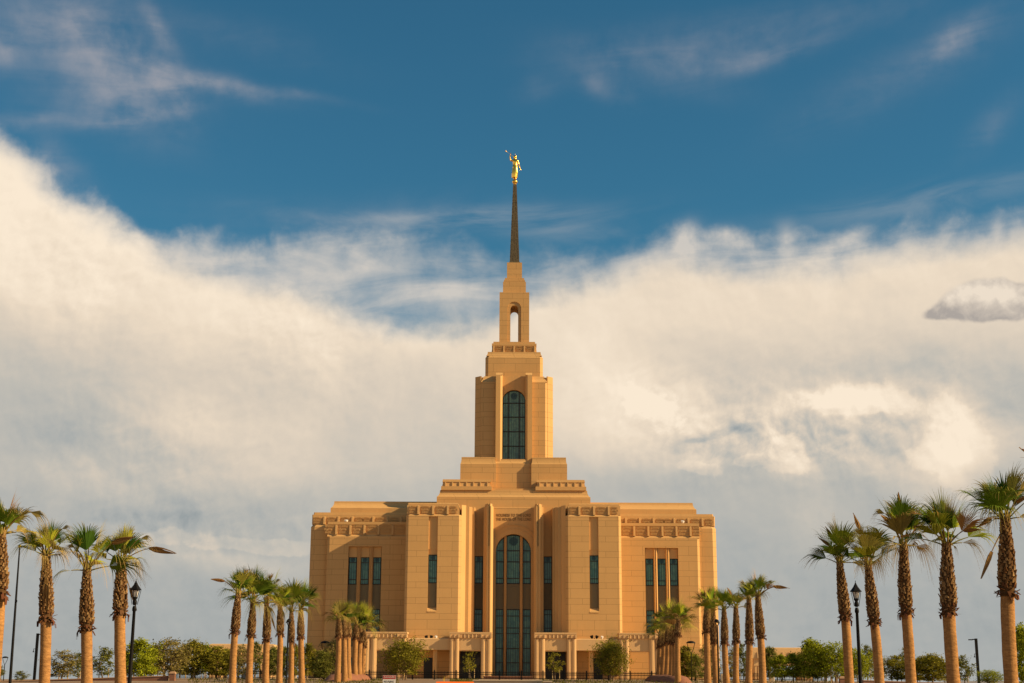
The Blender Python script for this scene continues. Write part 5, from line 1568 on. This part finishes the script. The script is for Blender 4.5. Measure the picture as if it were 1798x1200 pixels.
for a in (
    ('tiny dark shrub tree above the far left wall end, right of the flagpole', 'airy', 2, 37, 1178, 24, 160, .3),
    ('dark tree cut by the left picture edge beside the small dome lamp', 'oval', 2, -3, 1166, 20, 150, .5),
    ('dull reddish tipped loose tree between the two left palms with bare trunks', 'airy', 3, 112, 1140, 50, 150, 1.1),
    ('grey green loose tree directly behind the third left palm', 'airy', 2, 140, 1146, 34, 165, 2.0),
    ('grey green upright tree just left of the palm by the left lantern', 'airy', 2, 184, 1136, 42, 155, 2.9),
    ('brightest yellow green tree just right of the left lantern post', 'dense', 1, 248, 1124, 52, 138, 4.0),
    ('olive tree with a straight stem in front of the brick end pier', 'vase', 3, 298, 1121, 60, 142, .7),
    ('mid green dense tree between the brick pier and the left gate pavilion', 'dense', 0, 340, 1124, 48, 150, 1.9),
    ('olive tree in front of the left gate pavilion roof', 'oval', 0, 383, 1133, 46, 150, 2.2),
    ('dull tree between the two outermost left middle row palms', 'airy', 3, 427, 1130, 34, 150, .2),
    ('dark narrow tree behind the second left middle row palm', 'airy', 2, 450, 1126, 30, 158, 4.4),
    ('dull brown green tree between the third and fourth left middle palms', 'oval', 2, 481, 1134, 26, 155, 3.3),
    ('dark tree between the fourth and fifth left middle row palms', 'oval', 2, 501, 1134, 26, 152, 5.0),
    ('dark olive tree behind the innermost left middle row palm', 'oval', 0, 520, 1130, 22, 156, 1.4),
    ('narrow olive tree against the shaded temple corner', 'oval', 0, 541, 1128, 28, 150, 5.4),
    ('small round dark tree under the dome lamp left of the left clump', 'dense', 2, 567, 1142, 34, 147, .9),
    ('tall loose olive tree touching the left palm clump', 'vase', 3, 587, 1122, 34, 152, 2.5),
    ('broad multi stemmed tree before the left portico', 'wide', 0, 711, 1127, 62, 152, .4),
    ('slender pale young tree in the dark left inner doorway', 'wisp', 0, 827, 1140, 24, 160, .8),
    ('slender leaning young tree in the dark right inner doorway', 'wisp', 0, 975, 1140, 26, 160, 2.6),
    ('broad multi stemmed tree before the right portico', 'wide', 0, 1073, 1128, 53, 152, 2.7),
    ('olive tree between the right palm clump and its dome lamp', 'oval', 0, 1203, 1133, 38, 155, 3.7),
    ('small loose tree right of the dome lamp by the right clump', 'airy', 2, 1222, 1150, 26, 150, 1.2),
    ('loose tree behind the two innermost right middle row palms', 'airy', 3, 1243, 1128, 42, 158, 5.1),
    ('dull loose tree between the third and fourth right middle palms', 'airy', 3, 1284, 1134, 24, 154, 2.4),
    ('narrow dark tree between the fourth and fifth right middle palms', 'airy', 2, 1303, 1130, 26, 152, .1),
    ('dark tree in front of the right gate pavilion, left of two bright ones', 'oval', 2, 1351, 1134, 28, 150, 4.7),
    ('bright small tree, left one of a pair before the right gate pavilion', 'oval', 1, 1370, 1148, 32, 146, 3.0),
    ('bright small tree, right one of a pair before the right gate pavilion', 'oval', 1, 1391, 1145, 34, 147, 1.0),
    ('pointed bright green tree at the right end of the right gate pavilion', 'dense', 1, 1424, 1124, 46, 146, 2.3),
    ('airy pale green tree left of the thin right row palm', 'vase', 1, 1463, 1127, 56, 145, 4.1),
    ('yellow green tree directly behind the right lantern post', 'vase', 1, 1506, 1138, 40, 142, .6),
    ('dark loose tree between the lantern and the palm right of it', 'airy', 2, 1521, 1132, 30, 155, 1.8),
    ('round dull tree between the two palms right of the right lantern', 'oval', 0, 1572, 1150, 42, 150, 2.8),
    ('dark upright tree close left of the shaggy right palm', 'airy', 2, 1588, 1136, 22, 165, 3.9),
    ('wide dark olive tree between the shaggy palm and the full crowned palm', 'dense', 0, 1634, 1149, 54, 148, 4.9),
    ('half hidden loose tree just right of the full crowned palm', 'airy', 2, 1690, 1150, 32, 150, 5.8),
    ('low pale tree at the foot of the square lamp pole on the right', 'vase', 1, 1736, 1176, 40, 140, 1.6),
    ('dull far tree just left of the left lantern post, behind the wall', 'oval', 2, 222, 1142, 30, 172, 1.7),
    ('olive far tree between the brightest left tree and the straight stemmed one', 'oval', 0, 273, 1132, 34, 170, .9),
    ('olive far tree directly left of the dense tree by the brick pier', 'airy', 3, 320, 1130, 40, 172, 3.1),
    ('bright far tree at the left end of the left gate pavilion', 'oval', 1, 362, 1130, 30, 165, 4.2),
    ('olive tree between the outermost left middle palm and the gate pavilion end', 'oval', 0, 400, 1138, 30, 160, 5.5),
    ('dull far tree between the two bright trees before the right gate pavilion', 'airy', 3, 1407, 1140, 30, 168, 2.0),
    ('olive far tree between the pointed bright tree and the airy pale one', 'vase', 3, 1443, 1134, 36, 168, .5),
    ('olive far tree behind the thin right row palm', 'oval', 0, 1487, 1136, 36, 165, 1.1),
    ('dull far tree touching the left side of the palm right of the lantern', 'airy', 3, 1538, 1140, 34, 168, 4.0),
    ('low olive far tree right of the shaggy right palm', 'oval', 0, 1608, 1156, 34, 165, 3.4),
    ('low dull far tree behind the full crowned palm', 'airy', 3, 1664, 1158, 38, 165, 2.6),
    ('tall bright tree cut by the right picture edge behind the nearest palm', 'dense', 1, 1794, 1100, 44, 112, 2.1)):
    tree(*a)

# ------------------------------------------------------------------ gate pavilions
def pavilion(label, xl, xr, ytop, Y):
    a, b = at(xl, 1150, Y).x, at(xr, 1150, Y).x
    g = gz((a + b) / 2, Y)
    T = thing('gate_pavilion', label, 'pavilion', ((a + b) / 2, Y, g), 'stone gate pavilions beside the temple')
    z4 = zat(ytop, Y); z3 = z4 - .55; z2 = z3 - .85; z1 = z2 - .9; D = 4.0
    mb = MB()
    mb.tier((a + b) / 2, Y + D / 2, [((b - a) / 2 - .2, D / 2 - .2, z1), ((b - a) / 2 - .2, D / 2 - .2, z2)])
    mb.tier((a + b) / 2, Y + D / 2, [((b - a) / 2, D / 2, z2 + .001), ((b - a) / 2, D / 2, z3)])
    mb.tier((a + b) / 2, Y + D / 2, [((b - a) / 2 - .05, D / 2 - .05, z3 + .001), ((b - a) / 2 - .1, D / 2 - .1, z4 - .1), ((b - a) / 2 - .4, D / 2 - .4, z4)])
    fins(mb, a + .3, b - .3, 9, Y, z2 + .05, z3 - .02, .16, .16)
    mb.build('roof', M_PORT, T)
    w = (b - a) * .20
    for x0 in (a + .2, b - .2 - w):
        mb = MB()
        for yy in (Y + .3, Y + D - 1.5):
            mb.box(x0, x0 + w, yy, yy + 1.2, g - .3, z1 - .001)
            for k in range(4):
                xm = x0 + w * (k + .5) / 4
                mb.prism([(xm - w * .10, yy - .002), (xm - w * .06, yy - .16), (xm + w * .06, yy - .16), (xm + w * .10, yy - .002)], g - .3, z1 - .1)
        mb.build('pier', M_PORT, T)
    return T
pavilion('open stone gate pavilion behind the left middle palms', 365, 481, 1133, 186)
pavilion('open stone gate pavilion behind the bright trees on the right', 1321, 1429, 1135, 186)

# ------------------------------------------------------------------ fence, walls, posts, sign
def build_fence():
    Yf = 158.0
    xa, xb = at(304, 1190, Yf).x, at(1450, 1190, Yf).x
    T = thing('iron_fence', 'long black iron picket fence before the temple', 'fence', (0, Yf, gz(0, Yf)))
    n = 30; st = (xb - xa) / n
    zt = zat(1181.5, Yf)
    for k in range(n + 1):
        x = xa + k * st; g = gz(x, Yf)
        MB().box(x - .075, x + .075, Yf - .05, Yf + .05, g - .2, zt + .18).lathe((x, Yf, zt + .181), [(.07, 0), (.07, .03), (.02, .08)], 6).build('post', M_BLACK, T)
        if k < n:
            mb = MB(); g2 = min(g, gz(x + st, Yf))
            for zr in (zt - .02, zt - .22, g2 + .15):
                mb.box(x + .076, x + st - .076, Yf - .018, Yf + .018, zr - .035, zr + .035)
            m = 15
            for j in range(1, m):
                xx = x + st * j / m
                mb.box(xx - .018, xx + .018, Yf - .0121, Yf + .0121, g2 + .05, zt + .14)
            mb.build('panel', M_BLACK, T)
build_fence()

def wall(name, label, cat, xl, yl, xr, yr, Y, mat, capmat, th=.4):
    a, b = at(xl, yl, Y), at(xr, yr, Y)
    g = min(gz(a.x, Y), gz(b.x, Y))
    T = thing(name, label, cat, ((a.x + b.x) / 2, Y, g))
    z0 = g - .5
    mb = MB()
    mb.add([(a.x, Y, z0), (b.x, Y, z0), (b.x, Y, b.z - .08), (a.x, Y, a.z - .08), (a.x, Y + th, z0), (b.x, Y + th, z0), (b.x, Y + th, b.z - .08), (a.x, Y + th, a.z - .08)],
           [(0, 1, 2, 3), (5, 4, 7, 6), (1, 5, 6, 2), (4, 0, 3, 7), (3, 2, 6, 7)])
    mb.build('wall_body', mat, T)
    mb = MB(); y0, y1 = Y - .05, Y + th + .05
    mb.add([(a.x, y0, a.z - .079), (b.x, y0, b.z - .079), (b.x, y0, b.z), (a.x, y0, a.z), (a.x, y1, a.z - .079), (b.x, y1, b.z - .079), (b.x, y1, b.z), (a.x, y1, a.z)],
           [(0, 1, 2, 3), (5, 4, 7, 6), (1, 5, 6, 2), (4, 0, 3, 7), (3, 2, 6, 7), (0, 4, 5, 1)])
    mb.build('coping', capmat, T)
    return T
M_COPE = plain('tan_block_cap', (0.36, 0.22, 0.13), 0.9)
wall('block_wall', 'long low reddish block wall rising to the right behind the left palms', 'wall', -40, 1197.5, 294, 1186.5, 134, M_BRICK, M_COPE)
wall('block_wall', 'low pinkish block wall behind the right palms', 'wall', 1516, 1194.5, 1672, 1200, 134, plain('pink_block', (0.36, 0.20, 0.13), 0.9), M_COPE)

def pier(name, label, cat, x, ytop, wpx, Y, mat, round_top, group=None):
    p = at(x, ytop, Y); g = gz(p.x, Y); w = wpx / 2 * Y / F
    T = thing(name, label, cat, (p.x, Y, g), group)
    if round_top:
        MB().tier(p.x, Y, [(w, w, g - .2), (w, w, p.z - .22)], w * .25).build('shaft', mat, T)
        MB().tier(p.x, Y, [(w * .99, w * .99, p.z - .219), (w * .93, w * .93, p.z - .12), (w * .7, w * .7, p.z - .04), (w * .3, w * .3, p.z)], w * .25).build('cap', mat, T)
    else:
        MB().tier(p.x, Y, [(w, w, g - .2), (w, w, p.z - .22)]).build('shaft', mat, T)
        MB().tier(p.x, Y, [(w * 1.15, w * 1.15, p.z - .219), (w * 1.15, w * 1.15, p.z - .1), (w * .7, w * .7, p.z)]).build('cap', M_COPE, T)
    return T
pier('brick_pier', 'square red brick pier at the left end of the fence', 'pier', 303.5, 1179.5, 9, 134, M_BRICK, False)
pier('brick_pier', 'square red brick pier at the right end of the fence', 'pier', 1478, 1188, 9, 134, M_BRICK, False)
GP = 'pale stone gate posts in the fence line'
pier('gate_post', 'pale round topped gate post between the two outermost left middle palms', 'post', 429, 1182, 7, 156, M_CONC, True, GP)
pier('gate_post', 'pale round topped gate post between the fifth and sixth left middle palms', 'post', 518, 1181.5, 5, 156, M_CONC, True, GP)
pier('gate_post', 'pale round topped gate post right of the tilted dome lamp', 'post', 1267.5, 1183.5, 5, 156, M_CONC, True, GP)
pier('gate_post', 'pale round topped gate post right of the tallest right middle palm', 'post', 1355, 1184.5, 8, 156, M_CONC, True, GP)

def bed(label, xl, xr, ytop, Y, group):
    """A raised earth bed the palm clumps stand in."""
    a, b = at(xl, ytop, Y).x, at(xr, ytop, Y).x; zt = zat(ytop, Y)
    mb = MB(); n = 28; rs = []
    rng = random.Random(int(xl))
    for r_, k in ((1.12, 0), (1.0, .45), (.85, .8), (.6, .95), (.25, 1.0)):
        rs.append([((a + b) / 2 + (b - a) / 2 * r_ * math.cos(2 * math.pi * i / n) * rng.uniform(.97, 1.03), Y + 14 * r_ * math.sin(2 * math.pi * i / n), gz(0, Y) - .3 + (zt - gz(0, Y) + .3) * k * rng.uniform(.95, 1.05)) for i in range(n)])
    mb.rings(rs, smooth=True)
    o = mb.build('planting_bed', plain('red_earth', (0.24, 0.10, 0.055), 0.95, var=.35, scale=1.5), None, ((a + b) / 2, Y, gz(0, Y)))
    tag(o, label, 'planting bed', group)
bed('raised red earth bed under the left palm clump', 584, 648, 1184, 149, 'earth beds under the palm clumps')
bed('raised red earth bed under the right palm clump', 1140, 1200, 1184, 149, 'earth beds under the palm clumps')

def low_wall(name, label, cat, xl, xr, ytop, Y, mat, th=.6, capm=None):
    a, b = at(xl, 1195, Y).x, at(xr, 1195, Y).x; zt = zat(ytop, Y); g = gz((a + b) / 2, Y)
    T = thing(name, label, cat, ((a + b) / 2, Y, g))
    m, hw_, ym = (a + b) / 2, (b - a) / 2, Y + th / 2
    MB().tier(m, ym, [(hw_ - .06, th / 2 - .06, g - .3), (hw_ - .06, th / 2 - .06, zt - .1)]).build('wall_body', mat, T)
    MB().tier(m, ym, [(hw_, th / 2, zt - .099), (hw_, th / 2, zt - .02), (hw_ - .02, th / 2 - .02, zt)]).build('coping', capm or mat, T)
    return T
low_wall('planter_wall', 'low dark red brick planter at the foot of the great arch', 'planter', 848, 936, 1187.5, 168, M_BRICK)
low_wall('concrete_wall', 'pale concrete wall crossing in front of the great arch', 'wall', 830, 953, 1194.2, 120, M_CONC)
low_wall('concrete_wall', 'short pale concrete wall end, just right of the long one', 'wall', 953.5, 970, 1195.5, 121, M_CONC)

def barrier():
    Y = 112; a, b = at(765, 1195, Y).x, at(833, 1195, Y).x; zt = zat(1197.6, Y); g = gz(0, Y)
    T = thing('barrier', 'orange plastic barrier top showing left of the pale concrete wall', 'barrier', ((a + b) / 2, Y, g))
    m = (a + b) / 2; hw_ = (b - a) / 2
    MB().tier(m, Y, [(hw_, .30, g), (hw_, .30, g + .15), (hw_ - .03, .16, g + .3), (hw_ - .05, .10, zt - .05), (hw_ - .07, .07, zt)]).build('barrier_body', M_ORANGE, T)
    for s in (-1, 1):
        MB().box(m + s * hw_ * .6 - .3, m + s * hw_ * .6 + .3, Y - .34, Y - .301, g + .02, g + .1).build('foot', M_BLACK, T)
barrier()

def sign():
    Y = 124; xa, xb = at(672, 1190, Y).x, at(695, 1190, Y).x; zt = zat(1187.2, Y)
    w = xb - xa; h = w * 1.15; m = (xa + xb) / 2; g = gz(m, Y); zb = zt - h
    T = thing('warning_sign', 'white and red danger sign low in front of the left portico', 'sign', (m, Y, g))
    MB().box(xa, xb, Y, Y + .03, zb, zt).build('sign_board', M_SIGNW, T)
    MB().box(xa + .02, xb - .02, Y - .008, Y - .003, zt - h * .24, zt - .02).build('sign_band', M_SIGNR, T)
    text_mesh('sign_lettering', 'DANGER', .2, M_SIGNW, T, m, Y - .014, zt - h * .125, .003, w * .82)
    text_mesh('sign_lettering', 'NO PUBLIC', .2, M_SIGNK, T, m, Y - .008, zt - h * .40, .003, w * .78)
    text_mesh('sign_lettering', 'ACCESS', .2, M_SIGNK, T, m, Y - .008, zt - h * .60, .003, w * .56)
    for x in (xa + .1, xb - .1):
        MB().box(x - .03, x + .03, Y + .031, Y + .08, g - .2, zt - .05).build('leg', M_STAKE, T)
sign()

def flag_marker():
    Y = 128; p = at(780, 1188.5, Y); g = gz(p.x, Y)
    T = thing('marker_flag', 'small yellow marker flag in front of the left inner portico', 'flag', (p.x, Y, g))
    MB().tube([(p.x, Y, g - .1), (p.x, Y, p.z)], .018, 6).build('stick', M_YELLOW, T)
    MB().add([(p.x - .02, Y - .02, p.z), (p.x + .03, Y - .05, p.z - .03), (p.x + .07, Y - .02, p.z - .3), (p.x - .06, Y - .03, p.z - .34),
              (p.x - .02, Y - .005, p.z), (p.x + .03, Y - .035, p.z - .03), (p.x + .07, Y - .005, p.z - .3), (p.x - .06, Y - .015, p.z - .34)], [(0, 3, 2, 1), (4, 5, 6, 7), (0, 1, 5, 4), (1, 2, 6, 5), (2, 3, 7, 6), (3, 0, 4, 7)]).build('flag', M_YELLOW, T)
flag_marker()

# floodlights on the ledges
def flood(label, x, y, Y, mat, w=.35, twin=False):
    p = at(x, y, Y)
    T = thing('floodlight', label, 'floodlight', tuple(p), 'floodlights on the temple ledges')
    MB().box(p.x - .05, p.x + .05, Y - .05, Y + .05, p.z - .25, p.z - .02).build('bracket', mat, T)
    for s in ((-1, 1) if twin else (0,)):
        c = Vector((p.x + s * w * .75, Y - .05, p.z + .12)); d = Vector((s * .35, -.3, 1)).normalized()
        MB().tube([c - d * .2, c, c + d * .16], [w * .25, w * .5, w * .52], 10).build('lamp_head', mat, T)
Y1 = Y0 - 2.2
flood('black twin floodlight on the left linking beam of the portico', 753, 1120.5, Y1, M_BLACK, .42, True)
flood('small white floodlight on the left linking beam of the portico', 765.5, 1121, Y1, M_WHITE, .34)
flood('black twin floodlight on the right linking beam of the portico', 1043.5, 1120.5, Y1, M_BLACK, .42, True)
flood('small white floodlight on the right linking beam of the portico', 1057, 1121.5, Y1, M_WHITE, .34)
flood('white floodlight on the carved ledge of the left wing', 608, 917, Y0 + 5.9, M_WHITE, .46)
flood('white floodlight on the carved ledge of the right wing', 1198.5, 918.5, Y0 + 5.9, M_WHITE, .46)

# low green growth along the fence and the young grass of the lawn strips
def build_grass():
    rng = random.Random(77); mb = MB()
    for k in range(5200):
        Y = rng.uniform(120, 156); px = rng.choice((rng.uniform(560, 700), rng.uniform(790, 840), rng.uniform(945, 1120), rng.uniform(1120, 1460), rng.uniform(330, 560)))
        x = at(px, 1195, Y).x; g = gz(x, Y)
        h = rng.uniform(.08, .22); a = rng.uniform(0, 3.14); w = .05
        dx, dy = math.cos(a) * w, math.sin(a) * w; lx, ly = rng.uniform(-.1, .1), rng.uniform(-.1, .1)
        mb.add([(x - dx, Y - dy, g - .02), (x + dx, Y + dy, g - .02), (x + lx, Y + ly, g + h)], [(0, 1, 2)])
    o = mb.build('grass', leafy('lawn_grass', False, (0.13, 0.12, 0.03)))
    o['kind'] = 'stuff'; o['label'] = 'short bright grass along the foot of the fence'
build_grass()
